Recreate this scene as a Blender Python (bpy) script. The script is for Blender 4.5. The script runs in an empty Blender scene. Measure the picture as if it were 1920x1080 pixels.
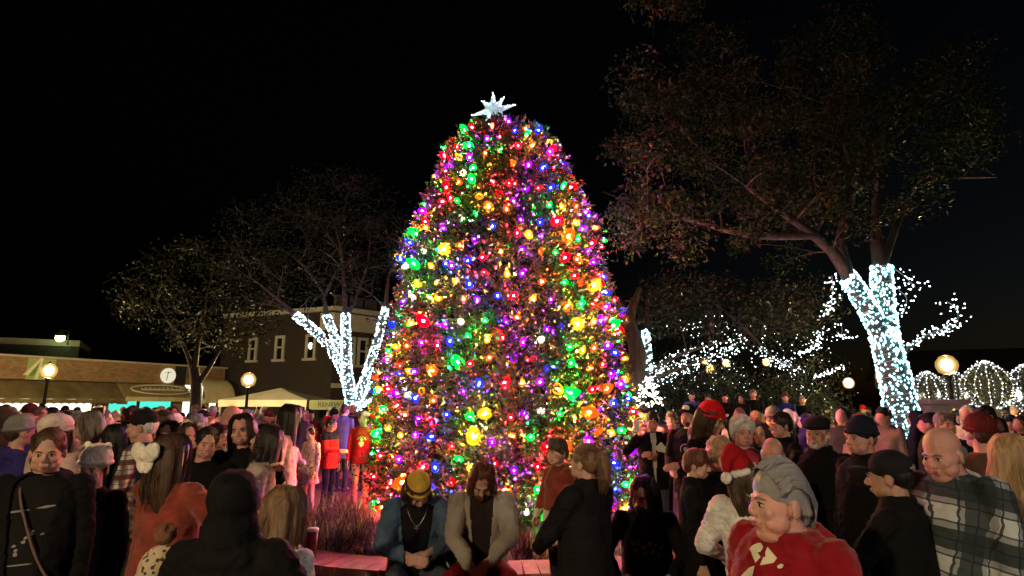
import bpy, bmesh, math, random
import numpy as np
from mathutils import Vector, Matrix, Euler
from mathutils.bvhtree import BVHTree

rad = math.radians
C = bpy.context.scene.collection
scene = bpy.context.scene
random.seed(7)
RNG = np.random.default_rng(11)

# ------------------------------------------------------------------ camera, sky, exposure
CAM_Z, TILT, FPX = 1.75, rad(11.3), 1100.0
cam_data = bpy.data.cameras.new("camera")
cam_data.lens = 36.0 * FPX / 1920.0
cam_data.sensor_width = 36.0
cam_data.clip_start = 0.05
cam_data.clip_end = 2000.0
cam = bpy.data.objects.new("camera", cam_data)
C.objects.link(cam)
cam.location = (0, 0, CAM_Z)
cam.rotation_euler = (rad(90) + TILT, 0, 0)
scene.camera = cam

world = bpy.data.worlds.new("World")
scene.world = world
world.use_nodes = True
wn = world.node_tree
for n in list(wn.nodes):
    wn.nodes.remove(n)
sky = wn.nodes.new("ShaderNodeTexSky")
sky.sky_type = 'NISHITA'
sky.sun_disc = False
sky.sun_elevation = rad(-5.0)
sky.sun_rotation = rad(80.0)
bg = wn.nodes.new("ShaderNodeBackground")
bg.inputs["Strength"].default_value = 0.1
wo = wn.nodes.new("ShaderNodeOutputWorld")
wn.links.new(sky.outputs[0], bg.inputs[0])
wn.links.new(bg.outputs[0], wo.inputs[0])

scene.view_settings.view_transform = 'Standard'
scene.view_settings.look = 'None'
scene.view_settings.gamma = 1.0
scene.view_settings.exposure = 0.0
scene.view_settings.use_curve_mapping = False
scene.cycles.use_denoising = True
scene.cycles.use_light_tree = True
scene.cycles.max_bounces = 6
scene.cycles.diffuse_bounces = 2
scene.cycles.glossy_bounces = 2
scene.cycles.transparent_max_bounces = 12
scene.cycles.sample_clamp_indirect = 3.0
scene.cycles.caustics_reflective = False
scene.cycles.caustics_refractive = False


def P(px, py, Y):
    """World point at forward distance Y that the photo shows at pixel (px, py)."""
    u = (px - 960.0) / FPX
    v = (540.0 - py) / FPX
    s = Y / (math.cos(TILT) - v * math.sin(TILT))
    return Vector((u * s, Y, CAM_Z + s * (v * math.cos(TILT) + math.sin(TILT))))


# ------------------------------------------------------------------ materials
_M = {}


def pm(name, col, rough=0.75, var=0.25, scale=6.0, bump=0.25, bscale=60.0, metal=0.0, spec=0.35, stretch=(1, 1, 1), sheen=0.0, col2=None):
    """Principled material with procedural colour variation and a fine bump."""
    if name in _M:
        return _M[name]
    m = bpy.data.materials.new(name)
    m.use_nodes = True
    nt = m.node_tree
    b = nt.nodes["Principled BSDF"]
    b.inputs["Roughness"].default_value = rough
    b.inputs["Metallic"].default_value = metal
    b.inputs["Specular IOR Level"].default_value = spec
    if sheen:
        b.inputs["Sheen Weight"].default_value = sheen
    tc = nt.nodes.new("ShaderNodeTexCoord")
    mp = nt.nodes.new("ShaderNodeMapping")
    mp.inputs["Scale"].default_value = stretch
    nt.links.new(tc.outputs["Object"], mp.inputs[0])
    nz = nt.nodes.new("ShaderNodeTexNoise")
    nz.inputs["Scale"].default_value = scale
    nz.inputs["Detail"].default_value = 5.0
    nt.links.new(mp.outputs[0], nz.inputs["Vector"])
    rp = nt.nodes.new("ShaderNodeValToRGB")
    c2 = col2 or tuple(min(1.0, c * (1 + var)) for c in col)
    rp.color_ramp.elements[0].position = 0.3
    rp.color_ramp.elements[0].color = tuple(c * (1 - var) for c in col) + (1,)
    rp.color_ramp.elements[1].position = 0.7
    rp.color_ramp.elements[1].color = tuple(c2) + (1,)
    nt.links.new(nz.outputs[0], rp.inputs[0])
    nt.links.new(rp.outputs[0], b.inputs["Base Color"])
    if bump:
        n2 = nt.nodes.new("ShaderNodeTexNoise")
        n2.inputs["Scale"].default_value = bscale
        n2.inputs["Detail"].default_value = 3.0
        nt.links.new(mp.outputs[0], n2.inputs["Vector"])
        bp = nt.nodes.new("ShaderNodeBump")
        bp.inputs["Strength"].default_value = bump
        bp.inputs["Distance"].default_value = 0.01
        nt.links.new(n2.outputs[0], bp.inputs["Height"])
        nt.links.new(bp.outputs[0], b.inputs["Normal"])
    _M[name] = m
    return m


def emat(name, col, strength):
    if name in _M:
        return _M[name]
    m = bpy.data.materials.new(name)
    m.use_nodes = True
    nt = m.node_tree
    b = nt.nodes["Principled BSDF"]
    nt.nodes.remove(b)
    e = nt.nodes.new("ShaderNodeEmission")
    e.inputs[0].default_value = tuple(col) + (1,)
    e.inputs[1].default_value = strength
    nt.links.new(e.outputs[0], nt.nodes["Material Output"].inputs[0])
    _M[name] = m
    return m


def shell_mat(name, tint, col, strength):
    """Tinted translucent bulb shell: see-through colour plus its own glow."""
    m = bpy.data.materials.new(name)
    m.use_nodes = True
    nt = m.node_tree
    nt.nodes.remove(nt.nodes["Principled BSDF"])
    t = nt.nodes.new("ShaderNodeBsdfTransparent")
    t.inputs[0].default_value = tuple(tint) + (1,)
    e = nt.nodes.new("ShaderNodeEmission")
    e.inputs[0].default_value = tuple(col) + (1,)
    e.inputs[1].default_value = strength
    a = nt.nodes.new("ShaderNodeAddShader")
    nt.links.new(t.outputs[0], a.inputs[0])
    nt.links.new(e.outputs[0], a.inputs[1])
    nt.links.new(a.outputs[0], nt.nodes["Material Output"].inputs[0])
    return m


def brick_mat(name, c1, c2, mortar, sc, rough=0.85, w=0.5, h=0.25, axes=None):
    if name in _M:
        return _M[name]
    m = bpy.data.materials.new(name)
    m.use_nodes = True
    nt = m.node_tree
    b = nt.nodes["Principled BSDF"]
    b.inputs["Roughness"].default_value = rough
    tc = nt.nodes.new("ShaderNodeTexCoord")
    br = nt.nodes.new("ShaderNodeTexBrick")
    br.inputs["Color1"].default_value = tuple(c1) + (1,)
    br.inputs["Color2"].default_value = tuple(c2) + (1,)
    br.inputs["Mortar"].default_value = tuple(mortar) + (1,)
    br.inputs["Scale"].default_value = sc
    br.inputs["Mortar Size"].default_value = 0.018
    br.inputs["Brick Width"].default_value = w
    br.inputs["Row Height"].default_value = h
    if axes == 'xz':
        sx = nt.nodes.new("ShaderNodeSeparateXYZ")
        cx = nt.nodes.new("ShaderNodeCombineXYZ")
        nt.links.new(tc.outputs["Object"], sx.inputs[0])
        nt.links.new(sx.outputs[0], cx.inputs[0])
        nt.links.new(sx.outputs[2], cx.inputs[1])
        nt.links.new(cx.outputs[0], br.inputs["Vector"])
    elif axes == 'uv':
        nt.links.new(tc.outputs["UV"], br.inputs["Vector"])
    else:
        nt.links.new(tc.outputs["Object"], br.inputs["Vector"])
    nz = nt.nodes.new("ShaderNodeTexNoise")
    nz.inputs["Scale"].default_value = 3.0
    nz.inputs["Detail"].default_value = 6.0
    nt.links.new(tc.outputs["Object"], nz.inputs["Vector"])
    mx = nt.nodes.new("ShaderNodeMixRGB")
    mx.blend_type = 'MULTIPLY'
    mx.inputs[0].default_value = 0.55
    nt.links.new(br.outputs["Color"], mx.inputs[1])
    nt.links.new(nz.outputs["Color"], mx.inputs[2])
    nt.links.new(mx.outputs[0], b.inputs["Base Color"])
    bp = nt.nodes.new("ShaderNodeBump")
    bp.inputs["Strength"].default_value = 0.5
    bp.inputs["Distance"].default_value = 0.01
    nt.links.new(br.outputs["Fac"], bp.inputs["Height"])
    bp.invert = True
    nt.links.new(bp.outputs[0], b.inputs["Normal"])
    _M[name] = m
    return m


# ------------------------------------------------------------------ mesh builder
def frame_of(d):
    d = Vector(d).normalized()
    up = Vector((0, 0, 1)) if abs(d.z) < 0.95 else Vector((0, 1, 0))
    x = up.cross(d).normalized()
    y = d.cross(x)
    return x, y, d


class MB:
    def __init__(self):
        self.V, self.F, self.I, self.n = [], [], [], 0

    def add(self, verts, faces, mi=0):
        k = self.n
        verts = np.asarray(verts, float).reshape(-1, 3)
        self.V.append(verts)
        for f in faces:
            self.F.append(tuple(i + k for i in f))
            self.I.append(mi)
        self.n += len(verts)
        return self

    def box(self, c, s, rot=None, mi=0):
        v = np.array([(x, y, z) for x in (-.5, .5) for y in (-.5, .5) for z in (-.5, .5)]) * np.array(s)
        if rot is not None:
            v = v @ np.array(rot).T
        v = v + np.array(c)
        return self.add(v, [(0, 1, 3, 2), (4, 6, 7, 5), (0, 4, 5, 1), (2, 3, 7, 6), (0, 2, 6, 4), (1, 5, 7, 3)], mi)

    def ell(self, c, r, n=14, m=9, R=None, mi=0):
        if not hasattr(r, '__len__'):
            r = (r, r, r)
        v, f = [], []
        v.append((0, 0, 1))
        for j in range(1, m):
            t = math.pi * j / m
            for i in range(n):
                a = 2 * math.pi * i / n
                v.append((math.sin(t) * math.cos(a), math.sin(t) * math.sin(a), math.cos(t)))
        v.append((0, 0, -1))
        for i in range(n):
            f.append((0, 1 + i, 1 + (i + 1) % n))
        for j in range(m - 2):
            for i in range(n):
                a, b = 1 + j * n + i, 1 + j * n + (i + 1) % n
                f.append((a, a + n, b + n, b))
        L = len(v) - 1
        for i in range(n):
            f.append((L, 1 + (m - 2) * n + (i + 1) % n, 1 + (m - 2) * n + i))
        v = np.array(v) * np.array(r)
        if R is not None:
            v = v @ np.array(R).T
        return self.add(v + np.array(c), f, mi)

    def tube(self, path, radii, n=8, mi=0, cap=True):
        pts = [Vector(p) for p in path]
        if not hasattr(radii, '__len__'):
            radii = [radii] * len(pts)
        v, f = [], []
        px = None
        for i, p in enumerate(pts):
            d = (pts[min(i + 1, len(pts) - 1)] - pts[max(i - 1, 0)])
            if d.length < 1e-9:
                d = Vector((0, 0, 1))
            d.normalize()
            if px is None:
                x, y, _ = frame_of(d)
            else:
                x = (px - d * px.dot(d))
                x = x.normalized() if x.length > 1e-6 else frame_of(d)[0]
                y = d.cross(x)
            px = x
            for k in range(n):
                a = 2 * math.pi * k / n
                v.append(p + (x * math.cos(a) + y * math.sin(a)) * radii[i])
        for i in range(len(pts) - 1):
            for k in range(n):
                a, b = i * n + k, i * n + (k + 1) % n
                f.append((a, b, b + n, a + n))
        if cap:
            f.append(tuple(range(n - 1, -1, -1)))
            f.append(tuple(range((len(pts) - 1) * n, len(pts) * n)))
        return self.add([tuple(q) for q in v], f, mi)

    def cap(self, p0, p1, r0, r1, n=10, mi=0):
        """Tapered capsule with round ends."""
        p0, p1 = Vector(p0), Vector(p1)
        d = p1 - p0
        L = d.length
        d = d / L if L > 1e-9 else Vector((0, 0, 1))
        path, rr = [], []
        for t in (90, 60, 30):
            path.append(p0 - d * r0 * math.sin(rad(t)))
            rr.append(max(r0 * math.cos(rad(t)), 1e-4))
        path.append(p0); rr.append(r0)
        path.append(p1); rr.append(r1)
        for t in (30, 60, 90):
            path.append(p1 + d * r1 * math.sin(rad(t)))
            rr.append(max(r1 * math.cos(rad(t)), 1e-4))
        return self.tube(path, rr, n, mi)

    def loft(self, rings, mi=0, cap=True):
        """rings: list of equal-length point lists."""
        n = len(rings[0])
        f = []
        for i in range(len(rings) - 1):
            for k in range(n):
                a, b = i * n + k, i * n + (k + 1) % n
                f.append((a, b, b + n, a + n))
        if cap:
            f.append(tuple(range(n - 1, -1, -1)))
            f.append(tuple(range((len(rings) - 1) * n, len(rings) * n)))
        return self.add(np.array(rings).reshape(-1, 3), f, mi)

    def lathe(self, prof, c=(0, 0, 0), n=20, mi=0, cap=True):
        rings = [[(c[0] + r * math.cos(2 * math.pi * k / n), c[1] + r * math.sin(2 * math.pi * k / n), c[2] + z) for k in range(n)] for r, z in prof]
        return self.loft(rings, mi, cap)

    def prism(self, poly, depth, origin, ux, uy, mi=0):
        """2-D outline extruded along ux x uy."""
        ux, uy = Vector(ux).normalized(), Vector(uy).normalized()
        nz = ux.cross(uy)
        o = Vector(origin)
        a = [o + ux * x + uy * y for x, y in poly]
        b = [p + nz * depth for p in a]
        n = len(poly)
        f = [tuple(range(n - 1, -1, -1)), tuple(range(n, 2 * n))]
        f += [(i, (i + 1) % n, n + (i + 1) % n, n + i) for i in range(n)]
        return self.add([tuple(p) for p in a + b], f, mi)

    def verts(self):
        return np.concatenate(self.V) if self.V else np.zeros((0, 3))

    def mesh(self, name, smooth=True):
        me = bpy.data.meshes.new(name)
        me.from_pydata(self.verts().tolist(), [], self.F)
        if smooth:
            me.polygons.foreach_set("use_smooth", [True] * len(me.polygons))
        if any(self.I):
            me.polygons.foreach_set("material_index", self.I)
        me.update()
        return me

    def build(self, name, mat, parent=None, smooth=True, loc=None):
        return link(name, self.mesh(name, smooth), mat, parent, loc)


def link(name, me, mat, parent=None, loc=None):
    o = bpy.data.objects.new(name, me)
    C.objects.link(o)
    for m in (mat if isinstance(mat, (list, tuple)) else [mat]):
        if m is not None and len(me.materials) < (len(mat) if isinstance(mat, (list, tuple)) else 1):
            me.materials.append(m)
    if parent is not None:
        o.parent = parent
    if loc is not None:
        o.location = loc
    return o


def quads_mesh(name, V, mi=None):
    """V: (n,4,3) array of separate quads."""
    n = len(V)
    me = bpy.data.meshes.new(name)
    me.vertices.add(n * 4)
    me.vertices.foreach_set("co", V.reshape(-1))
    me.loops.add(n * 4)
    me.loops.foreach_set("vertex_index", np.arange(n * 4))
    me.polygons.add(n)
    me.polygons.foreach_set("loop_start", np.arange(n) * 4)
    me.polygons.foreach_set("loop_total", np.full(n, 4))
    if mi is not None:
        me.polygons.foreach_set("material_index", mi)
    me.update(calc_edges=True)
    return me


def tag(o, label, cat, group=None, kind=None):
    o["label"] = label
    o["category"] = cat
    if group:
        o["group"] = group
    if kind:
        o["kind"] = kind
    return o


def thing(name, label, cat, loc=(0, 0, 0), rz=0.0, group=None):
    o = bpy.data.objects.new(name, None)
    C.objects.link(o)
    o.empty_display_size = 0.2
    o.location = loc
    o.rotation_euler = (0, 0, rz)
    return tag(o, label, cat, group)


def dup(root, loc=None, rz=None, scale=None, label=None, group=None):
    r = root.copy()
    C.objects.link(r)
    if loc is not None:
        r.location = loc
    if rz is not None:
        r.rotation_euler = (0, 0, rz)
    if scale is not None:
        r.scale = (scale,) * 3
    if label:
        r["label"] = label
    if group:
        r["group"] = group
    for ch in list(root.children):
        c = ch.copy()
        C.objects.link(c)
        c.parent = r
        for g in ch.children:
            d = g.copy()
            C.objects.link(d)
            d.parent = c
    return r


def text_mesh(s, size):
    cu = bpy.data.curves.new("lettering", 'FONT')
    cu.body = s
    cu.size = size
    cu.extrude = 0.006
    cu.align_x = 'CENTER'
    cu.align_y = 'CENTER'
    o = bpy.data.objects.new("lettering", cu)
    TMP.collection.objects.link(o)
    TMP.view_layers[0].update()
    dg = TMP.view_layers[0].depsgraph
    me = bpy.data.meshes.new_from_object(o.evaluated_get(dg))
    bpy.data.objects.remove(o)
    bpy.data.curves.remove(cu)
    return me


TMP = bpy.data.scenes.new("workbench")

# ================================================================== THE PLACE
def wall_at(A, B):
    A, B = Vector(A), Vector(B)
    d = (B - A)
    d.z = 0
    L = d.length
    d.normalize()
    n = Vector((d.y, -d.x, 0))          # outward, towards the camera
    if n.dot(-A) < 0:
        n = -n
    R = np.array([[d.x, -n.x, 0], [d.y, -n.y, 0], [0, 0, 1]])
    return A, d, n, L, R


def t_at(px, A, d):
    """Distance along the wall line A + d t seen at pixel column px (on the horizon)."""
    q = P(px, 760, 1.0)
    k = q.x
    return (k * A.y - A.x) / (d.x - k * d.y)


def slab(mb, W, t0, t1, z0, z1, out0, out1, mi=0):
    """Box on a wall: along t0..t1, height z0..z1, from out0 to out1 in front of the wall plane."""
    A, d, n, L, R = W
    c = A + d * ((t0 + t1) / 2) + n * ((out0 + out1) / 2)
    mb.box((c.x, c.y, (z0 + z1) / 2), (abs(t1 - t0), abs(out1 - out0), abs(z1 - z0)), R, mi)


# ---- ground
m_pave = brick_mat("brick_paving", (.16, .07, .05), (.10, .05, .04), (.05, .045, .04), 2.4)
mb = MB()
mb.add([(-160, -60, 0), (160, -60, 0), (160, 260, 0), (-160, 260, 0)], [(0, 1, 2, 3)])
tag(mb.build("pavement", m_pave, smooth=False), "dark red brick paving of the town square", "ground", kind="structure")

# ---- round planter with brick wall and coping
PC = Vector((-0.1, 9.3, 0))
PR = 4.35


def ring(mb, r0, r1, z0, z1, n=96):
    v, f = [], []
    for k in range(n):
        a = 2 * math.pi * k / n
        c, s = math.cos(a), math.sin(a)
        v += [(PC.x + r0 * c, PC.y + r0 * s, z0), (PC.x + r1 * c, PC.y + r1 * s, z0), (PC.x + r1 * c, PC.y + r1 * s, z1), (PC.x + r0 * c, PC.y + r0 * s, z1)]
    for k in range(n):
        a, b = 4 * k, 4 * ((k + 1) % n)
        f += [(a, b, b + 1, a + 1), (a + 1, b + 1, b + 2, a + 2), (a + 2, b + 2, b + 3, a + 3), (a + 3, b + 3, b, a)]
    mb.add(v, f)


m_brick = brick_mat("planter_brick", (.26, .10, .075), (.19, .07, .055), (.12, .10, .09), 4.5)
planter = thing("brick_planter", "low round brick planter wall ringing the lit tree", "planter", tuple(PC))
mb = MB()
ring(mb, PR - 0.36, PR - 0.03, 0.0, 0.375)
o = mb.build("wall", m_brick, planter, smooth=False); o.location = -PC
# radial coping bricks
mb = MB()
nb = 210
for k in range(nb):
    a = 2 * math.pi * (k + .5) / nb
    R = np.array(Matrix.Rotation(a, 3, 'Z'))
    w = 2 * math.pi * PR / nb - 0.012
    h = 0.075 + random.uniform(-.003, .003)
    mb.box((PC.x + (PR - 0.2) * math.cos(a), PC.y + (PR - 0.2) * math.sin(a), 0.377 + h / 2), (0.42, w, h), R)
m_cope = pm("coping_brick", (.30, .13, .10), rough=.8, var=.35, scale=5, bump=.4, bscale=40)
o = mb.build("coping", m_cope, planter, smooth=False); o.location = -PC


def bed_z(x, y):
    return 0.20 - 0.05 * x


mb = MB()
v, f = [(PC.x, PC.y, bed_z(PC.x, PC.y))], []
for k in range(64):
    a = 2 * math.pi * k / 64
    for r in (2.2, PR - 0.38):
        x, y = PC.x + r * math.cos(a), PC.y + r * math.sin(a)
        v.append((x, y, bed_z(x, y)))
for k in range(64):
    a, b = 1 + 2 * k, 1 + 2 * ((k + 1) % 64)
    f += [(0, a, b), (a, a + 1, b + 1, b)]
mb.add(v, f)
m_soil = pm("mulch_soil", (.055, .038, .03), rough=.95, var=.5, scale=14, bump=1.0, bscale=30)
tag(mb.build("planting_bed", m_soil), "mulched soil inside the brick planter", "ground", kind="structure")


# ---- leaves
def leaf_quads(c, ax, L, W, rng=RNG):
    n = len(c)
    ax = ax / np.linalg.norm(ax, axis=1, keepdims=True)
    rnd = rng.normal(size=(n, 3))
    s = np.cross(ax, rnd)
    s /= np.linalg.norm(s, axis=1, keepdims=True) + 1e-9
    L = np.broadcast_to(np.asarray(L, float).reshape(-1, 1), (n, 1))
    W = np.broadcast_to(np.asarray(W, float).reshape(-1, 1), (n, 1))
    nn = np.cross(ax, s)
    mid = c + ax * L * .45 + nn * L * .06
    V = np.stack([c, mid + s * W * .5, c + ax * L, mid - s * W * .5], 1)
    return V


def leaf_mats(prefix, cols, rough=.35, spec=.5):
    return [pm(prefix + "_" + str(i), c, rough=rough, var=.3, scale=9, bump=0, spec=spec) for i, c in enumerate(cols)]


# ---- the decorated tree
TC = Vector((-0.13, 9.8, 0))
PROF = [(.05, 1.85), (.3, 2.05), (.57, 2.15), (1.41, 2.12), (2.27, 1.97), (3.16, 1.85), (3.89, 1.68), (4.65, 1.54), (5.43, 1.29), (6.03, 1.0), (6.4, .72), (6.62, .45), (6.72, .12)]
PZ = np.array([p[0] for p in PROF])
PRr = np.array([p[1] for p in PROF])


def prof(z):
    return np.interp(z, PZ, PRr)


def bumpy(a, z):
    return 0.05 * np.sin(5 * a + 2.3 * z) + 0.05 * np.sin(3 * a - 3.7 * z + 1) + 0.04 * np.sin(9 * a + 6.1 * z + 2)


tree = thing("christmas_tree", "tall dome-shaped evergreen tree covered in coloured bulbs in the brick planter", "tree", tuple(TC))
tz0 = bed_z(TC.x, TC.y)
mb = MB()
mb.tube([(0, 0, tz0 - .1), (0.02, 0, 2), (0, 0.02, 4.5), (0, 0, 6.7)], [.2, .16, .09, .02], 10)
for k in range(150):
    z = random.uniform(.5, 6.2)
    a = random.uniform(0, 6.283)
    r = float(prof(z)) * .9
    mb.tube([(0, 0, z - .25), (r * .5 * math.cos(a), r * .5 * math.sin(a), z - .1), (r * math.cos(a), r * math.sin(a), z + .05)], [.03, .018, .006], 4)
m_bark = pm("dark_bark", (.07, .05, .04), rough=.9, var=.4, scale=12, bump=.8, bscale=25)
mb.build("trunk", m_bark, tree)

ns = 10500
zz = RNG.uniform(0.12, 6.75, ns * 2)
keep = RNG.uniform(0, 2.2, ns * 2) < (prof(zz) + .25)
zz = zz[keep][:ns]
ns = len(zz)
aa = RNG.uniform(0, 2 * np.pi, ns)
dep = np.abs(RNG.exponential(.13, ns))
dep[RNG.uniform(size=ns) < .05] *= -.35
rr = np.maximum(prof(zz) + bumpy(aa, zz) - dep, 0.02)
sp = np.stack([rr * np.cos(aa), rr * np.sin(aa), zz], 1)
sd = np.stack([np.cos(aa), np.sin(aa), .35 + .5 * (zz / 6.7) ** 2 + RNG.normal(0, .35, ns)], 1) + RNG.normal(0, .35, (ns, 3))
sd /= np.linalg.norm(sd, axis=1, keepdims=True)
K = 10
tt = np.tile(np.linspace(-.09, .09, K), ns)
c = np.repeat(sp, K, 0) + np.repeat(sd, K, 0) * tt[:, None] + RNG.normal(0, .012, (ns * K, 3))
ax = np.repeat(sd, K, 0) * .7 + RNG.normal(0, .6, (ns * K, 3))
LQ = leaf_quads(c, ax, RNG.uniform(.06, .115, ns * K), RNG.uniform(.026, .046, ns * K))
mi = np.repeat(RNG.integers(0, 3, ns), K)
ni = 9000  # oversized inner leaves, added to block bulb light crossing the crown
zi = RNG.uniform(.15, 6.4, ni)
ai = RNG.uniform(0, 2 * np.pi, ni)
ri = np.maximum(prof(zi) - RNG.uniform(.28, .6, ni), .02)
ci = np.stack([ri * np.cos(ai), ri * np.sin(ai), zi], 1)
LI = leaf_quads(ci, RNG.normal(size=(ni, 3)), RNG.uniform(.14, .26, ni), RNG.uniform(.08, .14, ni))
LQ = np.concatenate([LQ, LI])
mi = np.concatenate([mi, np.zeros(ni, int)])
me = quads_mesh("crown", LQ, mi)
lm = leaf_mats("evergreen_leaf", [(.032, .065, .026), (.05, .075, .032), (.07, .07, .036)], rough=.22, spec=.9)
link("crown", me, lm, tree)

# ---- star topper
star = thing("star_topper", "white glittering many-pointed star on the tip of the tree", "star")
sc_ = P(926, 206, 9.8)
star.location = sc_
mb = MB()
spikes = [(93, .34), (52, .32), (14, .42), (-40, .28), (-86, .25), (-122, .27), (196, .43), (142, .28)]
outl = []
sp_s = sorted([(a % 360, r) for a, r in spikes])
for i, (a, r) in enumerate(sp_s):
    a2 = sp_s[(i + 1) % len(sp_s)][0]
    if a2 < a:
        a2 += 360
    outl.append((r * math.cos(rad(a)), r * math.sin(rad(a))))
    am = (a + a2) / 2
    outl.append((.15 * math.cos(rad(am)), .15 * math.sin(rad(am))))
n = len(outl)
for side in (-1, 1):
    v = [(0, side * .09, 0)] + [(x, side * .004, z) for x, z in outl]
    mb.add(v, [((0, 1 + i, 1 + (i + 1) % n) if side > 0 else (0, 1 + (i + 1) % n, 1 + i)) for i in range(n)])
m_star = bpy.data.materials.new("star_glitter")
m_star.use_nodes = True
nt = m_star.node_tree
b = nt.nodes["Principled BSDF"]
b.inputs["Base Color"].default_value = (.7, .78, .85, 1)
b.inputs["Roughness"].default_value = .3
tc = nt.nodes.new("ShaderNodeTexCoord")
vo = nt.nodes.new("ShaderNodeTexVoronoi")
vo.inputs["Scale"].default_value = 26
rp = nt.nodes.new("ShaderNodeValToRGB")
rp.color_ramp.elements[0].color = (.22, .40, .60, 1)
rp.color_ramp.elements[1].color = (.9, 1, 1, 1)
nt.links.new(tc.outputs["Object"], vo.inputs["Vector"])
nt.links.new(vo.outputs["Color"], rp.inputs[0])
nt.links.new(rp.outputs[0], b.inputs["Emission Color"])
b.inputs["Emission Strength"].default_value = .5
ob = mb.build("star_body", m_star, star, smooth=False)
mb = MB()
mb.tube([(0, 0, -.1), (.04, .02, -.4), (0.05, .03, -.62)], .014, 6)
mb.build("stem", pm("white_wire", (.7, .7, .7), bump=0), star)
for i, (a, r) in enumerate(spikes):
    mb = MB()
    for k in range(9):
        mb = MB()
        q = .12 + (r - .12) * (k + .5) / 9
        s_ = .03 * (1 - k / 12)
        mb.ell((q * math.cos(rad(a)) + random.uniform(-s_, s_), -.05 * (1 - q / r) - .02, q * math.sin(rad(a)) + random.uniform(-s_, s_)), .011, 5, 4)
        mb.build("spike_light", emat("star_bulb", (.85, 1, 1), 4), star)

# ---- coloured light strings
COLS = {
    'green': ((.006, .95, .07), (.0, .85, .10)),
    'amber': ((1.0, .52, .05), (1.0, .45, .02)),
    'orange': ((1.0, .16, .015), (1.0, .12, .01)),
    'purple': ((.42, .02, 1.0), (.36, .0, .9)),
    'blue': ((.03, .06, 1.0), (.02, .04, .9)),
    'red': ((1.0, .015, .03), (.95, .0, .02)),
    'white': ((1.0, .90, .72), (.8, .72, .6)),
}
BULB_ME = {}
core_s = {'green': 3200, 'amber': 4000, 'orange': 5600, 'purple': 4200, 'blue': 3300, 'red': 5600, 'white': 600}
for cn, (tint, glow) in COLS.items():
    mb = MB()
    mb.lathe([(.002, .058), (.020, .040), (.031, .012), (.033, -.008), (.026, -.028), (.014, -.040)], n=9, mi=0)
    mb.ell((0, 0, .002), (.0062, .0062, .0105), 6, 4, mi=1)
    mb.lathe([(.013, -.040), (.013, -.063), (.009, -.068)], n=6, mi=2)
    me = mb.mesh(cn + "_bulb")
    me.materials.append(shell_mat(cn + "_glass", tint, glow, .9))
    me.materials.append(emat(cn + "_filament", (1.0, .95, .9) if cn != 'blue' else (.95, .97, 1), core_s[cn]))
    me.materials.append(pm("bulb_socket", (.01, .03, .012), bump=0))
    BULB_ME[cn] = me
seq = ['green', 'amber', 'orange', 'purple', 'blue', 'red', 'amber', 'purple', 'orange', 'green', 'red', 'orange', 'purple', 'red', 'blue', 'green', 'amber', 'red', 'purple', 'white']
ORD = ["lowest", "second", "third", "fourth", "fifth", "sixth", "seventh", "eighth", "ninth", "tenth", "eleventh", "twelfth", "thirteenth", "fourteenth", "fifteenth", "sixteenth", "seventeenth", "eighteenth", "nineteenth", "twentieth", "twenty-first"]
zs = np.arange(.38, 6.62, .315)
m_wire = pm("green_wire", (.01, .025, .012), bump=0)
si = 0
for r_i, z0 in enumerate(zs):
    nth = len(zs) - 1 - r_i
    lab = ("string of multicoloured bulbs circling the tree just under the star" if nth == 0 else
           "lowest string of multicoloured bulbs circling the tree near the planter bed" if r_i == 0 else
           "string of multicoloured bulbs circling the tree, " + ORD[r_i] + " turn up from the planter bed")
    t = thing("light_string", lab, "string lights", (TC.x, TC.y, z0), 0, "coloured light strings wound round the tree")
    R0 = float(prof(z0))
    pts = []
    N = 72
    for k in range(N):
        a = 2 * math.pi * k / N
        z = z0 + .05 * math.sin(3 * a + r_i) + .04 * math.sin(7 * a)
        r = float(prof(z)) + float(bumpy(a, z)) + .005
        pts.append((r * math.cos(a), r * math.sin(a), z - z0))
    mb = MB()
    mb.tube(pts + [pts[0]], .004, 4, cap=False)
    mb.build("wire", m_wire, t)
    nbulb = max(6, int(2 * math.pi * R0 / .265))
    for k in range(nbulb):
        a = 2 * math.pi * (k + random.uniform(-.25, .25)) / nbulb
        si += 1
        if math.sin(a) > .35:           # the far side, which nothing shows
            continue
        cn = seq[si % len(seq)] if random.random() > .12 else random.choice(seq)
        z = z0 + .05 * math.sin(3 * a + r_i) + .04 * math.sin(7 * a) + random.uniform(-.07, .07)
        r = float(prof(z)) + float(bumpy(a, z)) + random.uniform(-.10, .05)
        o = bpy.data.objects.new("bulb", BULB_ME[cn])
        C.objects.link(o)
        o.parent = t
        o.location = (r * math.cos(a), r * math.sin(a), z - z0)
        d = Vector((math.cos(a), math.sin(a), random.uniform(-.5, .9))) + Vector((random.gauss(0, .4), random.gauss(0, .4), 0))
        o.rotation_euler = d.to_track_quat('Z', 'Y').to_euler()
        big = 1.35 + (random.random() < .2) * random.uniform(.5, 1.3) * (1.0 if cn in ('green', 'amber', 'orange', 'red') else .35)
        o.scale = (random.uniform(.9, 1.15) * big,) * 3


# ---- broadleaf trees
def smooth_path(pts, n=14):
    pts = [Vector(p) for p in pts]
    out = []
    m = len(pts)
    for i in range(m - 1):
        p0, p1, p2, p3 = pts[max(i - 1, 0)], pts[i], pts[i + 1], pts[min(i + 2, m - 1)]
        k = max(2, n // (m - 1))
        for j in range(k):
            t = j / k
            out.append(.5 * ((2 * p1) + (p2 - p0) * t + (2 * p0 - 5 * p1 + 4 * p2 - p3) * t * t + (3 * p1 - p0 - 3 * p2 + p3) * t ** 3))
    out.append(pts[-1])
    return out


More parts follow.
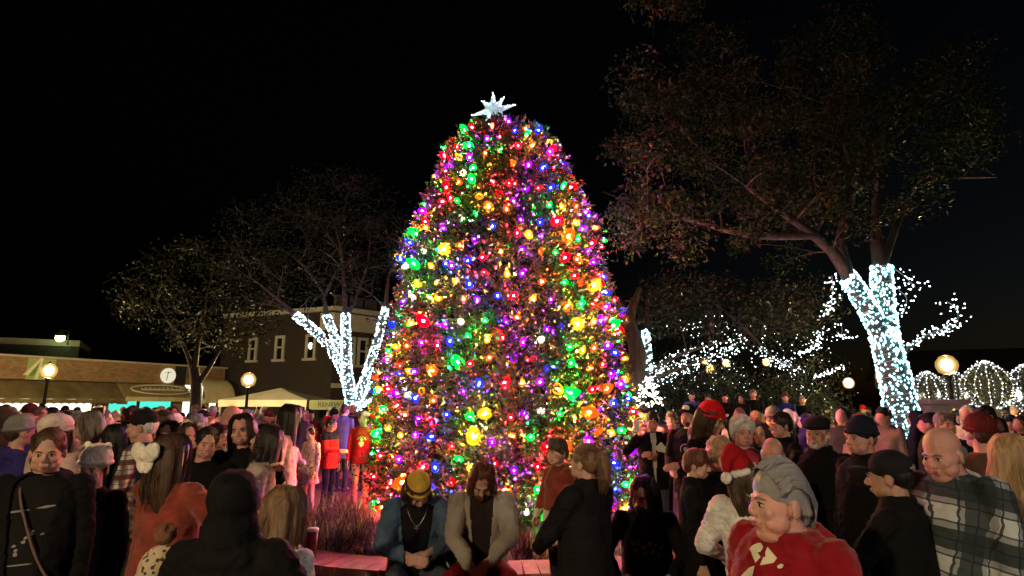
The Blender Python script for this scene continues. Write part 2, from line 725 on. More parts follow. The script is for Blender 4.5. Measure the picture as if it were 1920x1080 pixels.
def in_poly(x, y, poly):
    ins = False
    j = len(poly) - 1
    for i in range(len(poly)):
        xi, yi = poly[i]
        xj, yj = poly[j]
        if (yi > y) != (yj > y) and x < (xj - xi) * (y - yi) / (yj - yi) + xi:
            ins = not ins
        j = i
    return ins


def broad_tree(label, base, limbs, clumps, leaves, leaf_len, mats, bark, group=None, name="shade_tree", clump_r=.45, twigs=True):
    base = Vector(base)
    t = thing(name, label, "tree", tuple(base), 0, group)
    mb = MB()
    anchors = []
    for path, radii in limbs:
        sp_ = smooth_path(path)
        n_ = len(sp_)
        rr_ = [float(np.interp(i / (n_ - 1), np.linspace(0, 1, len(radii)), radii)) for i in range(n_)]
        sp_ = [p - base for p in sp_]
        mb.tube(sp_, rr_, 9)
        anchors += [(p, r) for p, r in zip(sp_, rr_) if r < .22]
    m_ = max(1, len(clumps))
    cl, axs = [], []
    cvec = [Vector(c_) - base for c_ in clumps]
    tw = MB()
    for c_ in cvec:
        best = min(anchors, key=lambda q: (q[0] - c_).length + (0.6 if q[0].z > c_.z else 0))
        p0 = best[0]
        L = (c_ - p0).length
        mid = p0.lerp(c_, .5) + Vector((random.gauss(0, .1), random.gauss(0, .1), .12)) * L * .6
        path = smooth_path([p0, mid, c_], 8)
        r0 = min(best[1] * .6, .012 + .009 * L)
        tw.tube(path, np.linspace(r0, .005, len(path)).tolist(), 5)
        if L > .5:
            anchors.append((path[len(path) // 2], r0 * .6))
        if twigs:
            for k in range(4):
                q = c_ + Vector((random.gauss(0, 1), random.gauss(0, 1), random.gauss(.2, .8))) * clump_r * .5
                tw.tube([c_, c_.lerp(q, .5) + Vector((0, 0, .04)), q], [.004, .003, .0015], 3)
        n_ = int(leaves / m_ * random.uniform(.4, 1.6))
        g = RNG.normal(size=(n_, 3))
        g *= (RNG.uniform(.25, 1, (n_, 1)) ** .6) / (np.linalg.norm(g, axis=1, keepdims=True) + 1e-6)
        cl.append(np.array(c_) + g * np.array((1.0, 1.0, .7)) * clump_r * random.uniform(.7, 1.3))
        axs.append(RNG.normal(size=(n_, 3)) + np.array((0, 0, -.4)))
    mb.build("trunk", bark, t)
    tw.build("branch", bark, t)
    if cl:
        cl = np.concatenate(cl)
        axs = np.concatenate(axs)
        V = leaf_quads(cl, axs, RNG.uniform(.7, 1.25, len(cl)) * leaf_len, RNG.uniform(.4, .6, len(cl)) * leaf_len)
        me_ = quads_mesh("crown", V, RNG.integers(0, len(mats), len(cl)))
        link("crown", me_, mats, t)
    return t


WHITE_BULB = {}


def white_bulb_mesh(r, strength, col):
    key = (r, strength, col)
    if key not in WHITE_BULB:
        mb = MB()
        mb.add([(0, 0, 1.4 * r), (r, 0, 0), (0, r, 0), (-r, 0, 0), (0, -r, 0), (0, 0, -1.4 * r)],
               [(0, 1, 2), (0, 2, 3), (0, 3, 4), (0, 4, 1), (5, 2, 1), (5, 3, 2), (5, 4, 3), (5, 1, 4)])
        me = mb.mesh("bulb")
        me.materials.append(emat("fairy_bulb_%d_%d_%d" % (round(r * 1e4), round(strength * 10), round(col[0] * 100)), col, strength))
        WHITE_BULB[key] = me
    return WHITE_BULB[key]


def fairy(label, pts, r, strength, col, group, wire=None, own=100, name="fairy_lights"):
    """A string of tiny bulbs: the bulbs nearest the viewer as parts, the rest as one part."""
    pts = [Vector(p) for p in pts]
    if not pts:
        return None
    o0 = sum(pts, Vector()) / len(pts)
    t = thing(name, label, "fairy lights", tuple(o0), 0, group)
    me = white_bulb_mesh(r, strength, col)
    pts.sort(key=lambda p: (p - cam.location).length)
    for p in pts[:own]:
        o = bpy.data.objects.new("bulb", me)
        C.objects.link(o)
        o.parent = t
        o.location = p - o0
        o.rotation_euler = (random.uniform(0, 3), random.uniform(0, 3), 0)
        o.scale = (random.uniform(.75, 1.3),) * 3
    rest = pts[own:]
    if rest:
        mb = MB()
        for p in rest:
            q = p - o0
            s = r * random.uniform(.75, 1.3)
            mb.add([(q.x, q.y, q.z + 1.4 * s), (q.x + s, q.y, q.z), (q.x, q.y + s, q.z), (q.x - s, q.y, q.z), (q.x, q.y - s, q.z), (q.x, q.y, q.z - 1.4 * s)],
                   [(0, 1, 2), (0, 2, 3), (0, 3, 4), (0, 4, 1), (5, 2, 1), (5, 3, 2), (5, 4, 3), (5, 1, 4)])
        ob_ = mb.build("bulb_cluster", me.materials[0], t)
        ob_["kind"] = "stuff"
    if wire:
        mb = MB()
        for w in wire:
            mb.tube([Vector(p) - o0 for p in w], .005, 4)
        mb.build("wire", pm("white_cord", (.5, .5, .5), bump=0), t)
    return t


def wrap_points(path, radii, turns_per_m, per_turn, jitter=.010):
    sp_ = smooth_path(path, 24)
    n_ = len(sp_)
    rr_ = [float(np.interp(i / (n_ - 1), np.linspace(0, 1, len(radii)), radii)) for i in range(n_)]
    L = sum((sp_[i + 1] - sp_[i]).length for i in range(n_ - 1))
    turns = max(1, int(L * turns_per_m))
    pts, wire = [], []
    tot = turns * 16
    for k in range(tot + 1):
        s = k / tot * (n_ - 1)
        i = min(int(s), n_ - 2)
        p = sp_[i].lerp(sp_[i + 1], s - i)
        x, y, _ = frame_of(sp_[i + 1] - sp_[i])
        r = rr_[i] + (rr_[i + 1] - rr_[i]) * (s - i) + .012
        a = 2 * math.pi * k / 16
        wire.append(p + (x * math.cos(a) + y * math.sin(a)) * r)
    nb_ = turns * per_turn
    for k in range(nb_):
        s = random.random() * (n_ - 1)
        i = min(int(s), n_ - 2)
        p = sp_[i].lerp(sp_[i + 1], s - i)
        x, y, _ = frame_of(sp_[i + 1] - sp_[i])
        r = rr_[i] + (rr_[i + 1] - rr_[i]) * (s - i) + .012 + random.uniform(.003, .022)
        a = random.uniform(0, 2 * math.pi)
        q = p + (x * math.cos(a) + y * math.sin(a)) * (r + random.uniform(0, jitter))
        pts.append(q)
    return pts, [wire]


def poly_clumps(poly, n, d0, d1, seed=1, avoid=None):
    rnd = random.Random(seed)
    xs = [p[0] for p in poly]
    ys = [p[1] for p in poly]
    out = []
    while len(out) < n:
        x, y = rnd.uniform(min(xs), max(xs)), rnd.uniform(min(ys), max(ys))
        if in_poly(x, y, poly):
            out.append(P(x, y, rnd.uniform(d0, d1)))
    return out


def ground(p):
    return Vector((p.x, p.y, 0))


bark_g = pm("grey_bark", (.065, .06, .05), rough=.9, var=.4, scale=10, bump=.9, bscale=22, stretch=(1, 1, .3))
bark_d = pm("brown_bark", (.05, .042, .036), rough=.9, var=.4, scale=10, bump=.9, bscale=22, stretch=(1, 1, .3))
lm_r = leaf_mats("oak_leaf", [(.010, .026, .007), (.007, .019, .005), (.016, .030, .009)], rough=.5, spec=.15)
lm_l = leaf_mats("crape_leaf", [(.010, .020, .006), (.014, .021, .008), (.008, .016, .005)], rough=.5, spec=.15)
CY = (.42, .90, 1.0)
CW = (.82, .95, 1.0)

# right-hand big tree with its wrapped limbs
D = 10.5
R_base = ground(P(1705, 900, D))
trunkR = [R_base, P(1694, 800, D), P(1676, 700, D), P(1655, 628, D)]
limbA = [P(1660, 640, D), P(1628, 580, D), P(1596, 528, D), P(1560, 470, D - .2), P(1490, 415, D - .6), P(1400, 350, D - 1.0)]
limbB = [P(1664, 640, D), P(1657, 575, D + .1), P(1652, 500, D + .1), P(1640, 420, D + .2), P(1648, 310, D + .4), P(1630, 170, D + .6)]
limbC = [P(1652, 510, D + .1), P(1690, 400, D + .3), P(1735, 340, D + .4), P(1870, 332, D + .4)]
limbD = [P(1600, 535, D), P(1575, 450, D + .5), P(1600, 340, D + 1.0), P(1560, 200, D + 1.2)]
limbE = [P(1530, 440, D - .4), P(1400, 440, D - .6), P(1260, 400, D - .4)]
limbF = [P(1600, 340, D + 1.0), P(1720, 220, D + 1.2), P(1850, 150, D + 1.4)]
polyR = [(1150, 190), (1165, 260), (1135, 360), (1150, 450), (1190, 470), (1260, 470), (1340, 500), (1420, 520), (1500, 510), (1560, 440), (1590, 450), (1640, 430), (1720, 390), (1790, 340), (1870, 270), (1890, 170), (1800, 80), (1640, 30), (1400, 30), (1250, 70), (1180, 140)]  # outline cut at the top to imitate the crown fading into darkness
clR = poly_clumps(polyR, 225, 8.6, 13.0, 3)
clR += poly_clumps([(1195, -20), (1290, -20), (1285, 14), (1205, 16)], 8, 8, 9, 4)
broad_tree("huge spreading tree, its forked trunk densely wrapped in pale blue-white lights", R_base,
           [(trunkR, [.34, .25, .22, .19]), (limbA, [.15, .145, .13, .10, .07, .03]), (limbB, [.17, .16, .15, .08, .05, .02]), (limbC, [.08, .06, .045, .015]), (limbD, [.12, .09, .06, .03]), (limbE, [.09, .06, .02]), (limbF, [.05, .035, .015])],
           clR, 40000, .085, lm_r, bark_g, clump_r=.42)
gW = "white fairy lights wrapped round the trees"
pts, w = wrap_points([P(1700, 830, D), P(1694, 800, D), P(1676, 700, D), P(1655, 628, D)], [.27, .25, .22, .19], 10, 56)
fairy("pale blue-white fairy lights wrapped round the thick trunk of the huge tree", pts, .017, 6, CY, gW, w)
pts, w = wrap_points(limbA[:3] + [P(1590, 520, D)], [.15, .145, .13, .12], 10, 40)
fairy("pale blue-white fairy lights wrapped round the thinner, outward-leaning fork of the huge tree", pts, .017, 6, CY, gW, w)
pts, w = wrap_points(limbB[:3], [.17, .16, .15], 10, 46)
fairy("pale blue-white fairy lights wrapped round the upright fork of the huge tree", pts, .017, 6, CY, gW, w)


def strand(px_path, d, n, jit=3, dz=0.15):
    pts = [P(x, y, d) for x, y in px_path]
    sp_ = smooth_path(pts, 24)
    out = []
    for k in range(n):
        s = random.random() * (len(sp_) - 1)
        i = min(int(s), len(sp_) - 2)
        p = sp_[i].lerp(sp_[i + 1], s - i)
        j = jit * d / FPX
        out.append(p + Vector((random.gauss(0, j), random.gauss(0, dz), random.gauss(0, j))))
    return out, [sp_]


gS = "loose strands of white lights hanging in the trees"
for lab, pth, d_, n_, j_ in [
    ("white light strand hanging straight down beside the huge wrapped tree", [(1560, 516), (1561, 550), (1558, 575), (1553, 592)], 10.2, 46, 2),
    ("short drooping light strand off the upright fork of the huge wrapped tree", [(1672, 500), (1692, 515), (1708, 530), (1716, 538)], 10.4, 30, 4),
    ("white light strand along the low bough stretching outward from the wrapped trunk", [(1700, 650), (1722, 635), (1752, 622), (1785, 612)], 10.6, 90, 5),
    ("white light strand curling upward at the tip of the low bough", [(1786, 612), (1797, 595), (1788, 575), (1775, 565)], 10.6, 34, 5),
    ("sparse light strand dangling between the forked trunk and the low bough", [(1686, 545), (1700, 560), (1692, 590), (1684, 585)], 10.6, 26, 6),
    ("curved white light strand sweeping up in the dark branches beyond the crowd", [(1500, 662), (1522, 655), (1534, 640), (1536, 622)], 14, 70, 2),
    ("short light strand hanging in the dark branches beside the huge tree's trunk", [(1577, 605), (1579, 622), (1576, 632), (1600, 635)], 13, 26, 2),
    ("thin light strand low in the branches next to the huge tree's trunk", [(1530, 706), (1552, 700), (1572, 692), (1578, 688)], 14, 40, 2),
]:
    pts, w = strand(pth, d_, n_, j_)
    fairy(lab, pts, .012, 9, CW, gS, w)
# bough that carries the low strand
mb = MB()
mb.tube(smooth_path([P(1672, 690, 10.5), P(1720, 640, 10.6), P(1790, 610, 10.6), P(1796, 580, 10.6)]), np.linspace(.05, .01, 13).tolist(), 6)
lowb = [ch for ch in bpy.data.objects if ch.name == "shade_tree"][0]
o = mb.build("low_branch", bark_g, lowb); o.location = -R_base

# left lit tree
D = 16.0
L_base = ground(P(668, 800, D))
fork = P(664, 768, D)
l1 = [P(652, 720, D), P(636, 680, D), P(602, 632, D - .2), P(553, 590, D - .3), P(520, 560, D - .4), P(470, 520, D - .3)]
l2 = [P(648, 700, D), P(630, 640, D + .3), P(612, 592, D + .4), P(604, 545, D + .5), P(560, 490, D + .6), P(530, 470, D + .6)]
l3 = [fork, P(650, 700, D), P(649, 640, D), P(648, 588, D), P(645, 540, D), P(640, 470, D), P(620, 400, D)]
l4 = [fork, P(686, 705, D - .2), P(706, 645, D - .3), P(723, 578, D - .3), P(728, 520, D - .3), P(745, 480, D - .2), P(755, 440, D)]
l5 = [fork, P(690, 745, D - .4), P(706, 705, D - .6), P(716, 680, D - .7), P(735, 640, D - .7)]
l6 = [P(648, 600, D), P(672, 545, D + .2), P(690, 490, D + .3), P(695, 430, D + .3)]
l7 = [P(606, 560, D + .5), P(625, 520, D + .5), P(640, 480, D + .8), P(600, 420, D + .8)]
polyL = [(395, 560), (420, 480), (440, 400), (520, 350), (600, 320), (700, 330), (765, 400), (770, 520), (735, 545), (690, 560), (640, 540), (600, 560), (540, 580), (470, 580)]
clL = poly_clumps(polyL, 230, 14.2, 18, 5)
broad_tree("bare-branched crape myrtle with thick limbs wrapped in white lights, before the brick building", L_base,
           [([L_base, fork], [.22, .20]), (l1, [.10, .095, .09, .08, .04, .02]), (l2, [.09, .085, .08, .04, .03, .01]), (l3, [.15, .12, .10, .085, .05, .03, .012]), (l4, [.12, .09, .08, .065, .035, .025, .01]), (l5, [.08, .07, .055, .05, .02]), (l6, [.06, .04, .03, .01]), (l7, [.05, .035, .025, .01])],
           clL, 6500, .10, lm_l, pm('smooth_bark', (.10, .10, .095), rough=.8, var=.3, scale=6, bump=.4, bscale=20, stretch=(1, 1, .3)), clump_r=.55)
for lab, pth, rd, pt in [
    ("white fairy lights wrapped round the crape myrtle's low limb leaning toward the shops", l1[:4], [.10, .095, .09, .08], 22),
    ("white fairy lights on the crape myrtle's short second limb", l2[:3], [.09, .085, .08], 18),
    ("white fairy lights on the crape myrtle's upright middle limb", l3[:4], [.15, .12, .10, .085], 24),
    ("white fairy lights on the crape myrtle's limb slanting toward the decorated tree", l4[:4], [.12, .09, .08, .06], 20),
    ("white fairy lights on the crape myrtle's shortest outer limb", l5[:4], [.08, .07, .055, .05], 16),
]:
    pts, w = wrap_points(pth, rd, 8, pt)
    fairy(lab, pts, .017, 8, (.62, .94, 1.0), gW, w)

# small dark tree before the shops
D = 19.0
S_base = ground(P(366, 800, D))
polyS = [(215, 540), (230, 500), (300, 470), (420, 440), (520, 470), (545, 560), (520, 610), (470, 640), (420, 660), (390, 660), (340, 655), (280, 610), (230, 590)]
clS = poly_clumps(polyS, 170, 17, 21, 6)
broad_tree("dark sparse street tree standing in front of the shop awnings", S_base,
           [([S_base, P(368, 740, D), P(364, 690, D)], [.2, .17, .15]), ([P(364, 700, D), P(345, 650, D), P(310, 590, D), P(280, 540, D)], [.1, .06, .04, .01]), ([P(364, 690, D), P(372, 640, D), P(385, 570, D), P(400, 500, D)], [.11, .07, .04, .01]), ([P(370, 722, D), P(395, 685, D), P(420, 645, D), P(470, 600, D), P(510, 560, D)], [.09, .07, .05, .03, .01])],
           clS, 4300, .12, lm_l, bark_d, clump_r=.6)

# dark tree behind the right edge of the decorated tree, with one wrapped stem
D = 14.5
B_base = ground(P(1195, 800, D))
polyB = [(1170, 620), (1180, 560), (1230, 520), (1330, 530), (1450, 540), (1540, 530), (1560, 600), (1500, 640), (1400, 640), (1300, 620), (1230, 640)]
clB = poly_clumps(polyB, 150, 14, 19, 8)
boughs = [[P(1212, 700, D), P(1260, 672, D + .5), P(1320, 650, D + 1), P(1392, 632, D + 1.5)], [P(1212, 715, D), P(1270, 692, D + .3), P(1330, 670, D + .6), P(1385, 648, D + 1)], [P(1420, 650, D + 2), P(1450, 670, D + 2), P(1475, 682, D + 2), P(1498, 694, D + 2)]]
broad_tree("dark leaning tree beside the decorated tree, one stem wrapped in white lights", B_base,
           [([B_base, P(1190, 720, D), P(1196, 660, D), P(1180, 600, D), P(1200, 540, D)], [.3, .27, .22, .15, .06]), ([P(1194, 730, D), P(1216, 680, D), P(1212, 620, D), P(1215, 560, D)], [.15, .09, .06, .03]), (boughs[0], [.06, .05, .03, .01]), (boughs[1], [.06, .05, .03, .01]), ([P(1330, 560, D + 2), P(1400, 620, D + 2), P(1450, 670, D + 2), P(1498, 694, D + 2)], [.06, .05, .03, .01]), ([P(1200, 600, D), P(1260, 570, D + 1), P(1330, 560, D + 2)], [.1, .08, .06])],
           clB, 8000, .11, leaf_mats('shadow_leaf', [(.012, .018, .009), (.018, .02, .01)]), bark_d, clump_r=.6)
pts, w = wrap_points([P(1214, 695, D), P(1213, 660, D), P(1210, 618, D)], [.08, .07, .05], 9, 24)
fairy("white fairy lights wrapped round the slim upright stem beside the decorated tree", pts, .018, 11, CY, gW, w)


def bough_lights(path, n, up, down, d=0):
    sp_ = smooth_path(path, 24)
    out = []
    for k in range(n):
        s = random.random() * (len(sp_) - 1)
        i = min(int(s), len(sp_) - 2)
        p = sp_[i].lerp(sp_[i + 1], s - i)
        out.append(p + Vector((random.gauss(0, .05), random.gauss(0, .25), random.uniform(-down, up))))
    return out, [sp_]


for lab, b_, n_ in [("icicle-like white lights dripping from the upper bough over the hedge", boughs[0], 170),
                    ("icicle-like white lights dripping from the lower bough over the hedge", boughs[1], 180),
                    ("short bright run of white lights on the bough above the seated people", boughs[2], 110)]:
    pts, w = bough_lights(b_, n_, .1, .22)
    fairy(lab, pts, .012, 7, CW, gS, w)
pts = [P(random.gauss(1335, 40), random.gauss(612, 12), random.uniform(15, 17)) for _ in range(40)]
fairy("scattered white lights in the dark leaves above the hedge boughs", pts, .010, 7, CW, gS)
pts = [P(random.uniform(1400, 1560), random.uniform(610, 690), random.uniform(15, 18)) for _ in range(60)]
fairy("scattered white lights among dark branches behind the wrapped trunk", pts, .011, 8, CW, gS)

# hedge behind the seated people
D = 15.5
hb = P(1380, 760, D)
hedge = thing("hedge", "broad dark hedge dotted with tiny white lights behind the seated people", "hedge", (hb.x, hb.y, 0))
cs = []
for k in range(150):
    q = P(random.uniform(1200, 1570), 700, random.uniform(15, 17))
    cs.append((q.x, q.y, random.uniform(.2, 2.55 + .25 * math.sin(q.x * 1.7))))
cs = np.array(cs)
lc = np.repeat(cs, 150, 0) + RNG.normal(0, .28, (len(cs) * 150, 3))
V = leaf_quads(lc, RNG.normal(size=lc.shape), RNG.uniform(.07, .12, len(lc)), RNG.uniform(.03, .05, len(lc)))
V[:, :, 2] = np.maximum(V[:, :, 2], .01)
V -= np.array((hb.x, hb.y, 0))
link("foliage", quads_mesh("foliage", V, RNG.integers(0, 2, len(lc))), leaf_mats("hedge_leaf", [(.018, .032, .018), (.026, .036, .02)]), hedge)
mb = MB()
for k in range(40):
    q = P(1205 + k * 9, 700, random.uniform(15.3, 16.6))
    mb.tube([(q.x - hb.x, q.y - hb.y, 0), (q.x - hb.x + random.uniform(-.1, .1), q.y - hb.y, 1.9)], [.03, .01], 5)
mb.build("stem", bark_d, hedge)
pts = []
for k in range(90):
    pts.append(P(random.uniform(1215, 1560), random.gauss(715, 22), random.uniform(14.6, 15.2)))
fairy("tiny white lights sprinkled over the dark hedge", pts, .0075, 6, CW, gS)
pts = [P(1215 + abs(random.gauss(0, 22)) * random.choice((-1, 1)) * (y - 700) / 60, y, random.uniform(13.4, 14)) for y in [random.uniform(708, 765) for _ in range(120)]]
fairy("small heap of warm white lights at the foot of the dark leaning tree", pts, .02, 10, (1, .95, .8), gS)

# lit egg-shaped topiaries
gT = "egg-shaped topiaries strung with white lights"
lmT = leaf_mats("topiary_leaf", [(.03, .05, .03), (.045, .06, .035)])
for i, (px_, py_, w_, h_, d_, lab) in enumerate([
        (1741, 733, 62, 66, 17, "egg-shaped topiary in vertical light strings, nearest the wrapped trunk"),
        (1793, 735, 50, 70, 18, "dimmest egg-shaped topiary in light strings, under the bright globe lamp"),
        (1852, 722, 80, 84, 15, "largest, brightest egg-shaped topiary hung with vertical light strings"),
        (1928, 728, 74, 82, 15, "egg-shaped topiary in light strings cut by the photo's edge")]):
    cpt = P(px_, py_, d_)
    rx = w_ / 2 * d_ / FPX
    rz_ = h_ / 2 * d_ / FPX
    t = thing("topiary", lab, "topiary", (cpt.x, cpt.y, 0), 0, gT)
    nl = 2600
    g = RNG.normal(size=(nl, 3))
    g /= np.linalg.norm(g, axis=1, keepdims=True)
    taper = 1 - .38 * np.clip(g[:, 2:3], 0, 1) ** 1.5
    c_ = g * np.array((rx, rx, rz_)) * taper ** np.array((1, 1, 0)) * RNG.uniform(.7, 1, (nl, 1)) + np.array((0, 0, cpt.z))
    link("crown", quads_mesh("crown", leaf_quads(c_, g + RNG.normal(0, .6, (nl, 3)), RNG.uniform(.05, .09, nl), RNG.uniform(.02, .04, nl)), RNG.integers(0, 2, nl)), lmT, t)
    mb = MB()
    mb.tube([(0, 0, 0), (0.01, 0, cpt.z)], [.07, .05], 8)
    mb.build("trunk", bark_d, t)
    pts, wires = [], []
    for k in range(13):
        a = 2 * math.pi * k / 13 + .2
        wline = []
        for j in range(17):
            ph = math.pi * (.04 + .9 * j / 16)
            tp = 1 - .38 * max(0, math.cos(ph)) ** 1.5
            q = Vector((cpt.x + rx * 1.05 * tp * math.sin(ph) * math.cos(a), cpt.y + rx * 1.05 * tp * math.sin(ph) * math.sin(a), cpt.z + rz_ * 1.04 * math.cos(ph)))
            wline.append(q)
            pts.append(q + Vector((random.gauss(0, .012), 0, random.gauss(0, .015))))
        wires.append(wline)
    fairy("white light strings hanging down the " + lab.split(" topiary")[0] + " topiary" + ["  by the wrapped trunk", " under the bright globe lamp", " that is largest", " cut by the photo's edge"][i], pts, .013, 6 if i != 1 else 3, (.9, .93, 1.0), "light strings on the topiaries", wires)


# ---- lamps
LAMP_HALO = {True: shell_mat('lamp_halo_warm', (.97, .93, .85), (1, .58, .17), .30), False: shell_mat('lamp_halo_white', (.97, .96, .95), (1, .85, .65), .3)}  # glow put into the glass colour imitates the halo round a lamp


def lamp(label, globe, r, strength, col=(1.0, .80, .42), group="globe street lamps round the square"):
    t = thing("street_lamp", label, "street lamp", (globe.x, globe.y, 0), 0, group)
    zt = globe.z - r
    mb = MB()
    mb.lathe([(.15, 0), (.16, .08), (.11, .18), (.085, .45), (.055, .6), (.045, zt - .12), (.07, zt - .1), (.05, zt - .05), (.10, zt - .02), (.09, zt)], n=14)
    mb.build("post", pm("black_iron", (.012, .012, .012), rough=.45, bump=.1), t)
    warm = col[2] / col[0] < .7
    rc = r * (.52 if strength > 30 else .8)
    for q_ in ((.66, .8) if strength > 30 else ()):  # nested glowing shells added to imitate the soft halo
        mb = MB()
        mb.ell((0, 0, globe.z), (r * q_, r * q_, r * q_ * 1.06), 18, 12)
        mb.build("halo_shell", LAMP_HALO[warm], t)
    mb = MB()
    mb.ell((0, 0, globe.z), (rc, rc, rc * 1.1), 16, 10)
    mb.build("lamp_core", emat("lamp_core_%d_%d" % (round(strength), round(col[2] * 100)), col, strength * (r / rc) ** 2), t)
    mb = MB()
    mb.lathe([(r * .35, globe.z - r), (r * .8, globe.z - r * .75), (r * 1.02, globe.z - r * .15), (r * .98, globe.z + r * .3), (r * .6, globe.z + r * .85), (r * .2, globe.z + r * 1.02)], n=20, cap=False)
    mb.build("globe", LAMP_HALO[warm], t)
    mb = MB()
    mb.lathe([(.05, globe.z + r - .012), (.035, globe.z + r + .03), (.005, globe.z + r + .09)], n=10)
    mb.build("finial", pm("black_iron", (.012,) * 3), t)
    return t


lamp("bright globe lamp on a black post before the green shop sign", P(92, 695, 20), .24, 780)
lamp("globe lamp glowing before the dark brick building, next to the white tent", P(466, 712, 21), .25, 440)
lamp("brightest globe lamp, high above the small lit topiary", P(1775, 684, 13), .21, 480)
lamp("small globe lamp touching the largest lit topiary", P(1904, 742, 17), .2, 9, (1, .93, .75))
lamp("small globe lamp between the two smaller topiaries", P(1767, 741, 19), .17, 8, (1, .96, .9))
lamp("small globe lamp between the dim and the largest topiary", P(1820, 742, 19), .17, 8, (1, .96, .9))
lamp("round lamp half hidden behind the wrapped trunk", P(1657, 706, 16), .2, 14, (1, .85, .5))
lamp("faint distant globe lamp among bare stems behind the crowd", P(1591, 718, 22), .2, 3, (1, .85, .45))
lamp("amber globe lamp hanging lowest behind the lit boughs", P(1332, 692, 20), .16, 1.5, (1, .72, .2))
lamp("amber globe lamp under the end of the lit boughs", P(1362, 681, 20), .14, 2.2, (1, .85, .4))
lamp("small amber globe lamp just above the lowest amber one", P(1321, 677, 22), .13, 1.2, (1, .7, .2))
lamp("amber globe lamp by the short bright bough", P(1437, 679, 21), .14, 1.5, (1, .75, .25))
# two unseen lamps behind the photographer, inferred from light on the crowd; hoods added
def add_hood(t, z, r):  # hood added to keep the lamp's upward light off the tree canopies
    mb = MB()
    mb.lathe([(r * 1.5, z - .02), (r * 1.45, z + .06), (r * 1.15, z + r * .9), (.06, z + r * 1.35), (.02, z + r * 1.5)], n=24)
    mb.build("added_hood", pm("black_iron", (.012,) * 3), t)


add_hood(lamp("unseen globe lamp with an added hood behind the photographer, toward the shops", Vector((-3.6, -3.2, 3.9)), .24, 1000, (1, .84, .6)), 3.9, .24)
add_hood(lamp("unseen globe lamp with an added hood behind the photographer, toward the huge tree", Vector((4.2, -2.2, 3.6)), .24, 230, (1, .93, .82)), 3.6, .24)

# ================================================================== BUILDINGS
# ---- row of shops
A0 = ground(P(-260, 760, 22.2))
B0 = ground(P(416, 760, 35.0))
W = wall_at(A0, B0)
A_, d_, n_, L_, R_ = W
tp = lambda px: t_at(px, A_, d_)
shop = thing("shop_building", "long low brick shop row with lit windows under dark awnings", "building", tuple(A0))
m_sb = brick_mat("shop_brick", (.44, .29, .16), (.30, .18, .10), (.22, .17, .11), 3.0, axes='uv')


def on_shop(mb, name, mat, parent=shop, smooth=False):
    o = mb.build(name, mat, parent, smooth)
    o.location = -A0
    return o


def uv_wall(o, W):
    me = o.data
    uv = me.uv_layers.new(name="UVMap")
    A, d, n, L, R = W
    for lp in me.loops:
        p = me.vertices[lp.vertex_index].co
        q = Vector(p) - A
        uv.data[lp.index].uv = (q.dot(d) + abs(q.dot(n)) * .5, p.z)


ZB, ZT = 2.86, 3.86
mb = MB()
slab(mb, W, 0, L_, ZB, ZT, -.3, 0)
for t0, t1 in [(0, tp(-150)), (tp(178), tp(204)), (tp(326), tp(342)), (tp(384), tp(392)), (tp(410), L_)]:
    slab(mb, W, t0, t1, 0, ZB, -.3, 0)
slab(mb, W, 0, L_, 0, .5, -.3, -.02)
slab(mb, W, 0, L_, 0, 3.7, -9, -8.7)
o = on_shop(mb, "wall", m_sb); uv_wall(o, W)
mb = MB()
slab(mb, W, -.1, L_ + .1, ZT, ZT + .09, -.4, .1)
on_shop(mb, "parapet_cap", pm("pale_stone", (.42, .40, .34), var=.15, scale=2))
mb = MB()
slab(mb, W, tp(321), tp(341), ZB - .8, ZT + .1, .01, .08)
on_shop(mb, "pilaster", pm("dark_paint", (.02, .02, .018), bump=.1))
mb = MB()
slab(mb, W, 0, L_, 3.6, 3.7, -9, -.31)
on_shop(mb, "roof", pm("roof_felt", (.03, .03, .03)))
m_winw = emat("shop_interior_warm", (1.0, .93, .66), 2.2)
m_wint = emat("shop_interior_teal", (.10, .95, .72), 1.0)
m_winy = emat("shop_interior_pale", (1.0, .95, .75), 1.6)
m_frame = pm("window_frame_dark", (.03, .025, .02), bump=0)
for t0, t1, m in [(tp(-150), tp(80), m_winw), (tp(80), tp(178), m_winw), (tp(204), tp(262), m_wint), (tp(262), tp(326), m_wint), (tp(342), tp(384), m_winy), (tp(392), tp(410), m_winw)]:
    mb = MB()
    slab(mb, W, t0, t1, .5, ZB, -.28, -.22)
    wn_ = on_shop(mb, "window", m)
    mb = MB()
    for q in (t0, t1 - .06):
        slab(mb, W, q, q + .06, .5, ZB, -.21, -.12)
    k = max(1, int((t1 - t0) / 1.4))
    for j in range(1, k):
        slab(mb, W, t0 + (t1 - t0) * j / k - .025, t0 + (t1 - t0) * j / k + .025, .5, ZB, -.21, -.14)
    slab(mb, W, t0 + .06, t1 - .06, .5, .58, -.21, -.13)
    mb.build("frame", m_frame, wn_, False)
# merchandise seen through the lit panes
for px_ in range(-120, 400, 26):
    mb = MB()
    t0 = tp(px_)
    slab(mb, W, t0, t0 + random.uniform(.3, .7), .6, random.uniform(.9, 1.75), -.2, -.15)
    on_shop(mb, "window_display", pm("display_goods", (.25, .2, .12), var=.6, scale=2))


